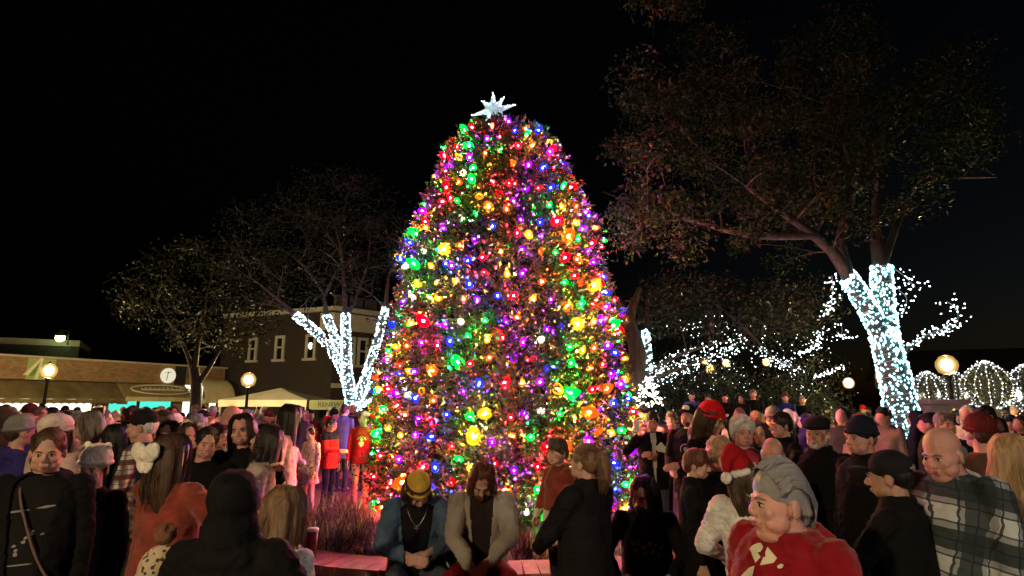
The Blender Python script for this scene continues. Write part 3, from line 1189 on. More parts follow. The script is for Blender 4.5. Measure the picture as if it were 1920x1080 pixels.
def awning(label, t0, t1, zt, zb, out, mat, scallop=True, val=.22, extra=None, sag=.0):
    A, d, n, L, R = W
    a = A + d * t0
    t = thing("awning", label, "awning", (a.x, a.y, zt), 0, "awnings along the shop row")
    mb = MB()
    N, Mz = 30, 8
    top = []
    for j in range(Mz + 1):
        s = j / Mz
        row = []
        for i in range(N + 1):
            q = d * ((t1 - t0) * i / N) + n * (out * (math.sin(s * math.pi / 2) if sag else s))
            z = (zb - zt) * (s if not sag else 1 - math.cos(s * math.pi / 2))
            row.append((q.x, q.y, z + .01 * math.sin(i * 2.1)))
        top.append(row)
    V = [p for r in top for p in r]
    F = [(j * (N + 1) + i, j * (N + 1) + i + 1, (j + 1) * (N + 1) + i + 1, (j + 1) * (N + 1) + i) for j in range(Mz) for i in range(N)]
    mb.add(V, F)
    o = mb.build("canopy", mat, t)
    so = o.modifiers.new("thick", 'SOLIDIFY'); so.thickness = .012
    mb = MB()
    V, F = [], []
    N2 = int((t1 - t0) * 10)
    for i in range(N2 + 1):
        q = d * ((t1 - t0) * i / N2) + n * (out + .004)
        dz = val - (.05 * abs(math.sin(i * math.pi / 3)) if scallop else 0)
        V += [(q.x, q.y, zb - zt), (q.x, q.y, zb - zt - dz)]
    F = [(2 * i, 2 * i + 1, 2 * i + 3, 2 * i + 2) for i in range(N2)]
    mb.add(V, F)
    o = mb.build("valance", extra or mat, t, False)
    so = o.modifiers.new("thick", 'SOLIDIFY'); so.thickness = .01
    for tt_ in (t0, t1):
        mb = MB()
        a0 = d * (tt_ - t0)
        mb.add([tuple(a0), tuple(a0 + Vector((0, 0, zb - zt - val))), tuple(a0 + n * out + Vector((0, 0, zb - zt - val))), tuple(a0 + n * out + Vector((0, 0, zb - zt)))], [(0, 1, 2, 3)])
        o = mb.build("side_flap", mat, t, False)
        so = o.modifiers.new("thick", 'SOLIDIFY'); so.thickness = .01
    return t


m_aw1 = pm("awning_brown", (.15, .12, .065), var=.35, scale=1.5, bump=.1)
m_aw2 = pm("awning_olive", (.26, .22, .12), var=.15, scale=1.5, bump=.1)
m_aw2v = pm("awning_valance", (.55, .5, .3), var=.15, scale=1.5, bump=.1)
m_aw3 = pm("awning_cream", (.72, .66, .42), var=.1, scale=1.5, bump=.1)
m_pale = pm("sign_cream", (.7, .68, .55), var=.05, bump=0)
awning("long brown scalloped awning over the bright white shop windows", tp(-260), tp(218), ZB + .02, 2.02, .95, m_aw1)
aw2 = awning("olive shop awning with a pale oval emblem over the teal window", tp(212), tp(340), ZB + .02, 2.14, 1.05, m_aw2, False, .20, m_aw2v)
awning("small rounded cream awning at the end of the shop row", tp(356), L_ - .1, ZB + .35, 1.98, 1.3, m_aw3, False, .12, None, .1)
# oval emblem on the olive awning
A, d, n = A_, d_, n_
t0 = tp(212); t1 = tp(340)
sl = (n * 1.05 + Vector((0, 0, 2.14 - ZB - .02))).normalized()
cen = d * ((t1 - t0) * .58) + n * .5 + Vector((0, 0, (2.14 - ZB - .02) * .5 / 1.05))
nrm = d.cross(sl)
nrm = nrm if nrm.z > 0 else -nrm
mb = MB()
path = [cen + d * 1.55 * math.cos(a) + sl * .42 * math.sin(a) + nrm * .03 for a in np.linspace(0, 2 * math.pi, 49)]
mb.tube(path, .035, 6, cap=False)
mb.build("oval_border", m_pale, aw2)
mb = MB()
x = -1.05
while x < 1.05:
    h = random.uniform(.08, .22)
    pth = [cen + d * (x + dx) + sl * (yy - .02) + nrm * .03 for dx, yy in ((0, .1), (.05, -h), (.11, .1), (.16, -.05), (.2, .1))]
    mb.tube(smooth_path(pth, 12), .022, 5)
    x += .23
mb.build("script_mark", m_pale, aw2)

# green wedge sign
t = thing("shop_sign", "pale green shop sign with a white wedge shape on the brick parapet", "sign", tuple(A0))
a0, a1 = tp(38), tp(92)
mb = MB(); slab(mb, W, a0, a1, ZB + .02, ZT - .03, .01, .06)
on_shop(mb, "sign_board", pm("sign_green", (.33, .42, .20), var=.12, scale=2, bump=0), t)


def sign_prism(poly, out, nm, mat):
    mb = MB()
    A, d, n, L, R = W
    mb.prism(poly, -.03 if d.cross(Vector((0, 0, 1))).dot(n) < 0 else .03, A + n * out, d, (0, 0, 1))
    return on_shop(mb, nm, mat, t)


w_ = a1 - a0
sign_prism([(a0 - .12, ZB + .22), (a0 + .08, ZB + .2), (a0 + .5 * w_, ZT), (a0 + .42 * w_, ZT)], .07, "white_stroke", m_pale)
sign_prism([(a0 + .28 * w_, ZB + .05), (a0 + .42 * w_, ZB + .05), (a0 + .52 * w_, ZT - .01), (a0 + .46 * w_, ZT - .01)], .075, "white_stroke", m_pale)
sign_prism([(a0 + .06, ZB + .18), (a0 + .28 * w_, ZB + .18), (a0 + .43 * w_, ZT - .2)], .066, "green_wedge", pm("sign_deep_green", (.12, .3, .08), bump=0))


def put_text(s, size, loc, mat, parent, W, nm="lettering"):
    A, d, n, L, R = W
    me = text_mesh(s, size)
    o = link(nm, me, mat, parent)
    Mx = Matrix(((d.x, 0, n.x), (d.y, 0, n.y), (0, 1, 0))).to_4x4()
    # columns: text x -> d, text y -> z, text z -> n
    Mx = Matrix(((d.x, 0, n.x, 0), (d.y, 0, n.y, 0), (0, 1, 0, 0), (0, 0, 0, 1)))
    if Mx.determinant() < 0:
        Mx = Matrix(((-d.x, 0, n.x, 0), (-d.y, 0, n.y, 0), (0, 1, 0, 0), (0, 0, 0, 1)))
    o.matrix_local = Matrix.Translation(Vector(loc) - Vector(parent.location)) @ Mx
    return o


put_text("IP", .5, A_ + d_ * (a0 + .68 * w_) + n_ * .08 + Vector((0, 0, ZT - .38)), pm("sign_deep_green", (.12, .3, .08)), t, W)

# round cafe sign
t = thing("round_sign", "round white shop sign with a thin dark mark beside the dark pilaster", "sign", tuple(A0))
cc = A_ + d_ * tp(308) + n_ * .06 + Vector((0, 0, 3.32))
mb = MB()
ringp = [[tuple(cc + d_ * .40 * r * math.cos(a) + Vector((0, 0, .40 * r * math.sin(a))) + n_ * o_) for a in np.linspace(0, 2 * math.pi, 32, endpoint=False)] for r, o_ in ((1, -.05), (1, .03), (.93, .05))]
mb.loft(ringp)
on_shop(mb, "sign_disc", emat("lit_round_sign", (1, .93, .68), .8), t)
mb = MB()
q = cc + n_ * .06
mb.tube([q + Vector((0, 0, -.26)) - d_ * .1, q + Vector((0, 0, .22)) - d_ * .04], .018, 6)
mb.tube([q + Vector((0, 0, .14)) - d_ * .2, q + Vector((0, 0, .18)) + d_ * .12], .014, 6)
on_shop(mb, "sign_mark", m_frame, t)
# rear roof parapet and green lamp over it
A2 = ground(P(-200, 760, 34)); B2 = ground(P(133, 760, 38))
W2 = wall_at(A2, B2)
t = thing("rear_building", "unlit taller building showing its pale parapet behind the shop row", "building", tuple(A2))
mb = MB(); slab(mb, W2, 0, W2[3], 0, 5.45, -6, 0); o = mb.build("wall", pm("dark_render", (.06, .055, .05)), t, False); o.location = -A2
mb = MB(); slab(mb, W2, 0, W2[3], 5.46, 5.85, -6, .1); o = mb.build("parapet_cap", pm("pale_stone", (.4,) * 3), t, False); o.location = -A2
g = P(113, 633, 36.5)
t = thing("security_lamp", "greenish floodlight glowing over the shop roofs", "lamp", tuple(g))
mb = MB(); mb.ell((0, 0, 0), (.3, .18, .26), 14, 9)
mb.build("lens", emat("flood_green", (.75, 1.0, .35), 14), t)
mb = MB(); mb.lathe([(.36, .1), (.3, .24), (.08, .38), (.08, .5)], n=14); mb.tube([(0, 0, .48), (0, .6, .5), (0, .7, -.4)], .05, 6)
mb.build("housing", pm("lamp_housing", (.05, .07, .04)), t)

# ---- brick building at the back
A3 = ground(P(405, 760, 36)); B3 = ground(P(618, 760, 33)); C3 = ground(P(800, 760, 38))
m_bb = brick_mat("dark_brick", (.07, .058, .055), (.055, .045, .043), (.055, .05, .048), 2.6, axes='uv')
m_trim = pm("white_trim", (.55, .54, .52), var=.1, scale=2, bump=.05)
bld = thing("brick_building", "two-storey dark brick building with white window frames and a pale frieze", "building", tuple(B3))
H3 = P(620, 583, 33).z
Wl = wall_at(A3, B3)
Wr = wall_at(B3, C3)
mb = MB()
slab(mb, Wl, 0, Wl[3], 0, H3, -.3, 0)
slab(mb, Wr, 0, Wr[3], 0, H3, -.3, 0)
o = mb.build("wall", m_bb, bld, False); uv_wall(o, Wl); o.location = -B3
mb = MB()
zf = P(660, 622, 34).z
slab(mb, Wr, -.1, Wr[3], zf, H3 - .1, .005, .14)
slab(mb, Wl, Wl[3] - .9, Wl[3] + .1, zf, H3 - .1, .005, .14)
o = mb.build("frieze", m_trim, bld, False); o.location = -B3
mb = MB()
slab(mb, Wr, -.3, Wr[3], H3, H3 + .25, -.3, .3)
slab(mb, Wl, 0, Wl[3] + .1, H3, H3 + .25, -.3, .25)
o = mb.build("cornice", m_trim, bld, False); o.location = -B3
mb = MB()
for k in range(7):
    slab(mb, Wr, k * 1.0, k * 1.0 + .75, H3 + .25, H3 + .95, -.2, .05)
o = mb.build("parapet", pm("dark_metal_roof", (.08, .08, .09)), bld, False); o.location = -B3
mb = MB()
mb.prism([(A3.x, A3.y), (B3.x, B3.y), (C3.x, C3.y), (C3.x, C3.y + 12), (A3.x, A3.y + 12)], .1, (0, 0, H3 + .05), (1, 0, 0), (0, 1, 0))
o = mb.build("roof", pm("roof_felt", (.03,) * 3), bld, False); o.location = -B3


def window(Wx, pxl, pxr, pyt, pyb, dd, lit=None):
    A, d, n, L, R = Wx
    t0, t1 = t_at(pxl, A, d), t_at(pxr, A, d)
    z0, z1 = P(pxl, pyb, dd).z, P(pxl, pyt, dd).z
    mb = MB()
    w = .16
    slab(mb, Wx, t0, t0 + w, z0, z1, .005, .09)
    slab(mb, Wx, t1 - w, t1, z0, z1, .005, .09)
    slab(mb, Wx, t0 + w, t1 - w, z1 - w, z1, .005, .09)
    slab(mb, Wx, t0 + w, t1 - w, (z0 + z1) / 2 - .05, (z0 + z1) / 2 + .05, .005, .07)
    slab(mb, Wx, t0 - .1, t1 + .1, z0 - .14, z0, .005, .16)
    o = mb.build("window", m_trim, bld, False); o.location = -B3
    mb = MB()
    slab(mb, Wx, t0 + w, t1 - w, z0, z1 - w, .005, .03)
    g = mb.build("pane", pm("dark_glass", (.015, .017, .02), rough=.08, bump=0, spec=.6), o, False)
    if lit:  # glowing blob on the pane stands in for a lamp's reflection
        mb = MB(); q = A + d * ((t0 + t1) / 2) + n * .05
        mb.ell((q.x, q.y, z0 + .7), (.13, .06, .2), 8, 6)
        mb.build("painted_reflection", emat("pane_lamp", (1, .95, .75), 3), o)


window(Wl, 566, 586, 627, 672, 33.7, lit=True)
window(Wl, 508, 526, 630, 674, 34.5)
window(Wl, 458, 474, 634, 676, 35.3)
for a, b_ in ((640, 660), (664, 684), (690, 706), (712, 730)):
    window(Wr, a, b_, 632, 684, 34)
mb = MB()
slab(mb, Wr, 0, Wr[3], 2.7, 2.95, .01, .12)
o = mb.build("sign_band", m_trim, bld, False); o.location = -B3

# ---- white tent
tq = P(524, 760, 27)
t = thing("canopy_tent", "white peaked canopy tent in front of the dark brick building", "tent", (tq.x, tq.y, 0))
zp, ze = P(524, 727, 27).z, P(524, 749, 25.5).z
hw = 1.85
mb = MB()
cor = [(-hw, -hw), (hw, -hw), (hw, hw), (-hw, hw)]
N = 6
for i in range(4):
    a, b_ = cor[i], cor[(i + 1) % 4]
    rows = []
    V, F = [], []
    for j in range(N + 1):
        s = j / N
        for k in range(N + 1):
            u = k / N
            x = (a[0] + (b_[0] - a[0]) * u) * s
            y = (a[1] + (b_[1] - a[1]) * u) * s
            V.append((x, y, ze + (zp - ze) * (1 - s) ** 1.15 + .04 * math.sin(u * math.pi) * s * -1))
    F = [(j * (N + 1) + k, j * (N + 1) + k + 1, (j + 1) * (N + 1) + k + 1, (j + 1) * (N + 1) + k) for j in range(N) for k in range(N)]
    mb.add(V, F)
m_tent = pm("tent_cloth", (.62, .60, .52), var=.12, scale=1.5, bump=.1)
o = mb.build("roof", m_tent, t)
mb = MB()
for i in range(4):
    a, b_ = Vector(cor[i]), Vector(cor[(i + 1) % 4])
    c_ = (a + b_) / 2
    mb.box((c_.x * 1.003, c_.y * 1.003, ze - .16), (abs(b_.x - a.x) + .012, abs(b_.y - a.y) + .012, .28))
mb.build("valance", m_tent, t, False)
for x, y in cor:
    mb = MB(); mb.tube([(x * .97, y * .97, 0), (x * .97, y * .97, ze - .02)], .03, 6)
    mb.build("leg", pm("white_metal", (.6,) * 3, bump=0), t)

# ---- green canopy banner with lettering
bq0, bq1 = P(580, 760, 24), P(662, 760, 24)
Wb = wall_at(ground(bq0), ground(bq1))
t = thing("banner", "grey-green banner with dark capital letters beside the wrapped crape myrtle", "banner", tuple(ground(bq0)))
zt, zb = P(620, 750, 24).z, P(620, 768, 24).z
mb = MB(); slab(mb, Wb, 0, Wb[3], zb, zt, 0, .03)
o = mb.build("cloth", pm("banner_green", (.16, .19, .11), var=.15, scale=2), t, False); o.location = -ground(bq0)
for q in (0.03, Wb[3] - .03):
    mb = MB(); p_ = Wb[0] + Wb[1] * q - Wb[2] * .05
    mb.tube([(p_.x, p_.y, 0), (p_.x, p_.y, zt + .05)], .025, 6)
    o = mb.build("post", pm("black_iron", (.012,) * 3), t); o.location = -ground(bq0)
put_text("RENEWAL", .27, Wb[0] + Wb[1] * Wb[3] * .55 + Wb[2] * .035 + Vector((0, 0, (zt + zb) / 2)), m_frame, t, Wb)
yq = P(701, 760, 20)
t = thing("yellow_sign", "small glowing yellow panel beside the decorated tree's edge", "sign", tuple(ground(yq)))
mb = MB(); mb.box((0, 0, yq.z), (.36, .08, .42))
mb.build("panel", emat("lit_yellow", (.75, .75, .06), .9), t, False)
mb = MB(); mb.tube([(0, 0, 0), (0, 0, yq.z - .21)], .03, 6)
mb.build("post", pm("black_iron", (.012,) * 3), t)

# ---- stone pier, raised wall, pavilion and parked cars on the far side
pq = P(1757, 760, 13.2)
t = thing("stone_pier", "square grey stone pier with a flat cap below the lit topiary", "pier", tuple(ground(pq)))
zt = P(1757, 749, 13.2).z
mb = MB(); mb.box((0, 0, (zt - .1) / 2), (.74, .74, zt - .1))
o = mb.build("shaft", pm("grey_stone", (.30, .28, .26), var=.25, scale=4, bump=.5), t, False)
mb = MB(); mb.box((0, 0, zt - .049), (.88, .88, .1))
mb.build("cap", pm("grey_stone", (.3,) * 3), t, False)
wq0, wq1 = ground(P(1225, 760, 14.2)), ground(P(1560, 760, 14.2))
Ww = wall_at(wq0, wq1)
t = thing("retaining_wall", "dark brick retaining wall that the row of people sits on below the hedge", "wall", tuple(wq0))
mb = MB(); slab(mb, Ww, 0, Ww[3], 0, 1.22, -.4, 0); o = mb.build("wall", m_bb, t, False); uv_wall(o, Ww); o.location = -wq0
mb = MB(); slab(mb, Ww, 0, Ww[3], 1.22, 1.30, -.45, .05); o = mb.build("coping", pm("dark_coping", (.14, .10, .09)), t, False); o.location = -wq0

A4 = ground(P(1690, 760, 30)); B4 = ground(P(2100, 760, 27))
W4 = wall_at(A4, B4)
t = thing("pavilion", "white-columned building with lit bays behind the topiaries", "building", tuple(A4))
Lz = W4[3]
mb = MB(); slab(mb, W4, 0, Lz, 0, 3.3, -4, -3.7); o = mb.build("wall", pm("cream_wall", (.5, .46, .36)), t, False); o.location = -A4
for k in range(9):
    mb = MB(); p_ = W4[0] + W4[1] * (Lz * (k + .3) / 9)
    mb.lathe([(.2, 0), (.2, .15), (.14, .2), (.12, 2.5), (.19, 2.6), (.19, 2.7)], (p_.x, p_.y, 0), 12)
    o = mb.build("column", m_trim, t); o.location = -A4
mb = MB(); slab(mb, W4, -.3, Lz + .3, 2.7, 3.15, -4, .25); o = mb.build("beam", m_trim, t, False); o.location = -A4
mb = MB()
A, d, n, L, R = W4
q = [A - d * .6 + n * .7, A + d * (L + .6) + n * .7, A + d * (L + .6) - n * 2, A - d * .6 - n * 2]
V = [(q[0].x, q[0].y, 3.16), (q[1].x, q[1].y, 3.16), (q[2].x, q[2].y, 4.6), (q[3].x, q[3].y, 4.6)]
q2 = [A - d * .6 - n * 4.7, A + d * (L + .6) - n * 4.7]
V += [(q2[0].x, q2[0].y, 3.16), (q2[1].x, q2[1].y, 3.16)]
mb.add(V, [(0, 1, 2, 3), (3, 2, 5, 4), (0, 3, 4), (1, 5, 2)])
o = mb.build("roof", pm("dark_shingle", (.035, .035, .04), var=.3, scale=5), t, False); o.location = -A4
for k in (1, 3, 5, 6, 7):
    mb = MB(); slab(mb, W4, Lz * (k + .45) / 9, Lz * (k + 1.1) / 9, .4, 2.4, -3.65, -3.6)
    o = mb.build("window", emat("bay_light", (1, .9, .62), 1.1), t, False); o.location = -A4


def car(label, pos, rz, mat):
    t = thing("parked_car", label, "car", tuple(pos), rz, "cars parked by the pavilion")
    mb = MB()
    pr = [(-2.2, .35), (-2.25, .6), (-2.1, .85), (-1.5, .93), (-.95, .96), (-.45, 1.4), (.9, 1.44), (1.6, 1.0), (2.15, .92), (2.25, .6), (2.2, .35)]
    rings = []
    for y, s in ((-.86, .9), (-.8, 1), (.8, 1), (.86, .9)):
        rings.append([(x * (1 if s == 1 else .985), y * (1 if z < 1 else .82), z if s == 1 else .4 + (z - .4) * .95) for x, z in pr])
    mb.loft(rings)
    mb.build("body", mat, t, False)
    for s in (-1, 1):
        mb = MB()
        mb.add([(-.85, s * .80, .98), (1.45, s * .80, 1.02), (.85, s * .73, 1.37), (-.42, s * .73, 1.34)], [(0, 1, 2, 3)])
        mb.build("side_window", pm("dark_glass", (.015,) * 3), t, False)
    for x in (-1.35, 1.35):
        for s in (-1, 1):
            mb = MB(); mb.tube([(x, s * .70, .32), (x, s * .88, .32)], .32, 18)
            w_ = mb.build("wheel", pm("tyre_rubber", (.012,) * 3), t)
            mb = MB(); mb.tube([(x, s * .87, .32), (x, s * .895, .32)], .19, 12)
            mb.build("rim", pm("rim_metal", (.5,) * 3, metal=1, rough=.3, bump=0), w_)
    for s in (-1, 1):
        mb = MB(); mb.ell((-2.2, s * .6, .72), (.06, .14, .08), 8, 6)
        mb.build("headlight", pm("lamp_glass", (.6,) * 3, rough=.1, bump=0), t)


car("dark car parked before the white columns, partly hidden by the crowd", ground(P(1835, 760, 19)), rad(8), pm("car_black", (.015, .015, .02), rough=.2, bump=0, spec=.6))
car("pale grey car parked further along the white columns", ground(P(1925, 760, 22)), rad(4), pm("car_grey", (.35, .36, .38), rough=.2, bump=0, spec=.6))

# ---- ornamental grasses in the bed
gm = [pm("dry_grass_a", (.17, .12, .07), var=.3, bump=0, rough=.6), pm("dry_grass_b", (.11, .08, .05), var=.3, bump=0, rough=.6), pm("dry_grass_c", (.09, .09, .045), var=.3, bump=0, rough=.6)]
GR = []


def grass_mesh(nb_, L, seed):
    rnd = random.Random(seed)
    V = []
    for k in range(nb_):
        a = rnd.uniform(0, 6.283)
        l = L * rnd.uniform(.55, 1.15)
        lean = rnd.uniform(.25, 1.25)
        bx, by = rnd.gauss(0, .07), rnd.gauss(0, .07)
        w = rnd.uniform(.004, .008)
        sx, sy = -math.sin(a) * w, math.cos(a) * w
        prev = None
        for j in range(6):
            s = j / 5
            out = l * lean * (s ** 1.6) * .75
            z = l * (s - .62 * lean * s ** 2.3)
            ww = 1 - .85 * s
            p = (bx + math.cos(a + .3 * s) * out, by + math.sin(a + .3 * s) * out, max(z, .01))
            cur = ((p[0] + sx * ww, p[1] + sy * ww, p[2]), (p[0] - sx * ww, p[1] - sy * ww, p[2]))
            if prev:
                V.append([prev[0], prev[1], cur[1], cur[0]])
            prev = cur
    return quads_mesh("blades", np.array(V), np.repeat(np.array([rnd.randrange(3) for _ in range(nb_)]), 5))


gmesh = [grass_mesh(420, .62, s) for s in range(4)]
gspots = [(605, 6.1), (640, 5.9), (678, 6.0), (620, 6.9), (660, 6.8), (700, 6.6), (640, 7.6), (590, 6.7),
          (735, 5.9), (835, 5.9), (850, 6.3), (985, 5.9), (1005, 6.2), (1262, 6.3), (1255, 7.0), (1290, 6.6), (1230, 7.2), (1300, 7.3), (1180, 5.9), (770, 6.2)]
glab = ["at the planter's front edge nearest the maroon bottle", "second from the maroon bottle along the front coping", "at the front coping close by the blue-jacketed person",
        "behind the clump nearest the maroon bottle", "in the middle of the bare side of the bed", "tucked against the lights at the tree's skirt", "just in front of the boy in the red jacket", "outermost on the side of the children",
        "behind the blue-jacketed person", "in the gap between the two seated people, front", "in the gap between the two seated people, back", "behind the grey cardigan's elbow", "under the held child's feet",
        "in the gap beside the bearded person in black", "behind the gap clump beside the bearded person", "at the coping by the dark-coated youth", "at the tree's skirt below the person with a phone", "outermost on the side of the phone person", "behind the ponytailed person", "between tree and blue-jacketed person"]
for i, (px_, dd) in enumerate(gspots):
    q = P(px_, 800, dd)
    t = thing("ornamental_grass", "dry arching grass clump " + glab[i], "grass clump", (q.x, q.y, bed_z(q.x, q.y)), random.uniform(0, 6), "ornamental grass clumps in the planter")
    link("blades", gmesh[i % 4], gm, t)
    s = random.uniform(.75, 1.1)
    t.scale = (s, s, s)

# ================================================================== PEOPLE
TC_ = TMP.collection


def bake_remesh(V, F, voxel, smooth=2):
    me = bpy.data.meshes.new("raw")
    me.from_pydata(V.tolist(), [], F)
    o = bpy.data.objects.new("raw", me)
    TC_.objects.link(o)
    r = o.modifiers.new("r", 'REMESH'); r.mode = 'VOXEL'; r.voxel_size = voxel; r.use_smooth_shade = True
    if smooth:
        s = o.modifiers.new("s", 'SMOOTH'); s.factor = .5; s.iterations = smooth
    TMP.view_layers[0].update()
    dg = TMP.view_layers[0].depsgraph
    out = bpy.data.meshes.new_from_object(o.evaluated_get(dg))
    bpy.data.objects.remove(o)
    bpy.data.meshes.remove(me)
    return out


def get_co(me):
    a = np.empty(len(me.vertices) * 3)
    me.vertices.foreach_get("co", a)
    return a.reshape(-1, 3)


def set_co(me, a):
    me.vertices.foreach_set("co", a.reshape(-1))
    me.update()


def get_no(me):
    a = np.empty(len(me.vertices) * 3)
    me.vertices.foreach_get("normal", a)
    return a.reshape(-1, 3)


def wob(p, k, seed):
    r = np.random.default_rng(seed)
    out = np.zeros(len(p))
    for i in range(6):
        d = r.normal(size=3)
        d *= k * (1 + .35 * i) / np.linalg.norm(d)
        out += np.sin(p @ d + r.uniform(0, 6.28) + 1.3 * np.sin(p @ (d[::-1] * .6))) / (1 + .5 * i)
    return out / 3


def folds(me, amp, k, seed, squash=(1, 1, .45), ridged=False):
    co = get_co(me)
    w = wob(co * np.array(squash), k, seed)
    if ridged:
        w = 1.0 - 2.2 * np.abs(w) ** .75
    set_co(me, co + get_no(me) * (amp * w)[:, None])


def drop_faces(me, mask_fn):
    bm = bmesh.new()
    bm.from_mesh(me)
    kill = [f for f in bm.faces if mask_fn(f.calc_center_median())]
    bmesh.ops.delete(bm, geom=kill, context='FACES')
    bm.to_mesh(me)
    bm.free()
    me.update()


# ---- cloth, skin, hair materials
def cloth(name, col, **k):
    k.setdefault('rough', .88); k.setdefault('var', .22); k.setdefault('scale', 9); k.setdefault('bump', .35); k.setdefault('bscale', 38); k.setdefault('spec', .15)
    return pm("cloth_" + name, col, **k)


def skin_mat(name, col):
    if "skin_" + name in _M:
        return _M["skin_" + name]
    m = pm("skin_" + name, tuple(c * .95 for c in col), rough=.5, var=.13, scale=17, bump=.3, bscale=110, spec=.4, col2=(min(1, col[0] * 1.08), col[1] * .86, col[2] * .84))
    b = m.node_tree.nodes["Principled BSDF"]
    b.inputs["Subsurface Weight"].default_value = .0
    return m


SK = {'fair': (.56, .36, .28), 'pink': (.60, .34, .28), 'tan': (.44, .27, .19), 'kid': (.62, .41, .33), 'brown': (.22, .12, .08)}


def hair_mat(name, col):
    if name in ('grey', 'white'):
        return pm('hair_' + name, col, rough=.5, var=.16, scale=40, bump=.35, bscale=140, spec=.3)
    return pm("hair_" + name, col, rough=.45, var=.38, scale=75, bump=.6, bscale=150, spec=.35, stretch=(1, 1, .08))


HC = {'dark': (.018, .011, .008), 'black': (.007, .006, .006), 'brown': (.055, .028, .016), 'auburn': (.10, .035, .018), 'lightbrown': (.16, .09, .05), 'blond': (.36, .23, .12), 'white': (.62, .60, .58), 'grey': (.24, .24, .26), 'greybrown': (.16, .13, .11)}
m_eye = pm("eye_white", (.55, .53, .50), rough=.2, var=.05, bump=0)
m_iris = pm("eye_iris", (.02, .014, .01), rough=.15, var=.1, bump=0)
m_lip = pm("lip_skin", (.38, .13, .12), rough=.45, var=.1, bump=0)
m_teeth = pm("teeth_white", (.75, .72, .66), rough=.3, var=.03, bump=0)
m_dark = pm("mouth_dark", (.05, .012, .012), bump=0)


def stripes_mat(name, base, bands, rough=.9):
    """Woven plaid: bands = list of (axis vector, spacing, width, colour) laid over a base colour in the cloth's own coordinates."""
    if name in _M:
        return _M[name]
    m = bpy.data.materials.new(name)
    m.use_nodes = True
    nt = m.node_tree
    b = nt.nodes["Principled BSDF"]
    b.inputs["Roughness"].default_value = rough
    b.inputs["Specular IOR Level"].default_value = .15
    tc = nt.nodes.new("ShaderNodeTexCoord")
    nz = nt.nodes.new("ShaderNodeTexNoise"); nz.inputs["Scale"].default_value = 5
    vm = nt.nodes.new("ShaderNodeVectorMath"); vm.operation = 'MULTIPLY_ADD'
    vm.inputs[1].default_value = (.03, .03, .03)
    nt.links.new(tc.outputs["Object"], nz.inputs["Vector"])
    nt.links.new(nz.outputs["Color"], vm.inputs[0])
    nt.links.new(tc.outputs["Object"], vm.inputs[2])
    cur = None
    prev = nt.nodes.new("ShaderNodeRGB"); prev.outputs[0].default_value = tuple(base) + (1,)
    cur = prev.outputs[0]
    for axv, sp_, wd, col, op in bands:
        dt = nt.nodes.new("ShaderNodeVectorMath"); dt.operation = 'DOT_PRODUCT'
        dt.inputs[1].default_value = axv
        nt.links.new(vm.outputs[0], dt.inputs[0])
        md = nt.nodes.new("ShaderNodeMath"); md.operation = 'PINGPONG'
        md.inputs[1].default_value = sp_ / 2
        nt.links.new(dt.outputs["Value"], md.inputs[0])
        lt = nt.nodes.new("ShaderNodeMath"); lt.operation = 'LESS_THAN'
        lt.inputs[1].default_value = wd / 2
        nt.links.new(md.outputs[0], lt.inputs[0])
        ml = nt.nodes.new("ShaderNodeMath"); ml.operation = 'MULTIPLY'
        ml.inputs[1].default_value = op
        nt.links.new(lt.outputs[0], ml.inputs[0])
        mx = nt.nodes.new("ShaderNodeMixRGB")
        nt.links.new(ml.outputs[0], mx.inputs[0])
        nt.links.new(cur, mx.inputs[1])
        mx.inputs[2].default_value = tuple(col) + (1,)
        cur = mx.outputs[0]
    nt.links.new(cur, b.inputs["Base Color"])
    n2 = nt.nodes.new("ShaderNodeTexNoise"); n2.inputs["Scale"].default_value = 40
    bp = nt.nodes.new("ShaderNodeBump"); bp.inputs["Strength"].default_value = .35; bp.inputs["Distance"].default_value = .01
    nt.links.new(tc.outputs["Object"], n2.inputs["Vector"])
    nt.links.new(n2.outputs[0], bp.inputs["Height"])
    nt.links.new(bp.outputs[0], b.inputs["Normal"])
    _M[name] = m
    return m


def spots_mat(name, base, spot, scale, size=.32):
    if name in _M:
        return _M[name]
    m = pm(name, base, rough=.85, bump=.2)
    nt = m.node_tree
    b = nt.nodes["Principled BSDF"]
    src = b.inputs["Base Color"].links[0].from_socket
    tc = nt.nodes.new("ShaderNodeTexCoord")
    vo = nt.nodes.new("ShaderNodeTexVoronoi"); vo.inputs["Scale"].default_value = scale
    lt = nt.nodes.new("ShaderNodeMath"); lt.operation = 'LESS_THAN'; lt.inputs[1].default_value = size
    mx = nt.nodes.new("ShaderNodeMixRGB"); mx.inputs[2].default_value = tuple(spot) + (1,)
    nt.links.new(tc.outputs["Object"], vo.inputs["Vector"])
    nt.links.new(vo.outputs["Distance"], lt.inputs[0])
    nt.links.new(lt.outputs[0], mx.inputs[0])
    nt.links.new(src, mx.inputs[1])
    nt.links.new(mx.outputs[0], b.inputs["Base Color"])
    return m


# ---- skeleton (a 1.75 m figure facing -Y; +X is its left)
HIP0 = np.array((0, 0, .93))
NECK = np.array((0, .015, 1.50))


def rot(ax, deg):
    return np.array(Matrix.Rotation(rad(deg), 3, ax))


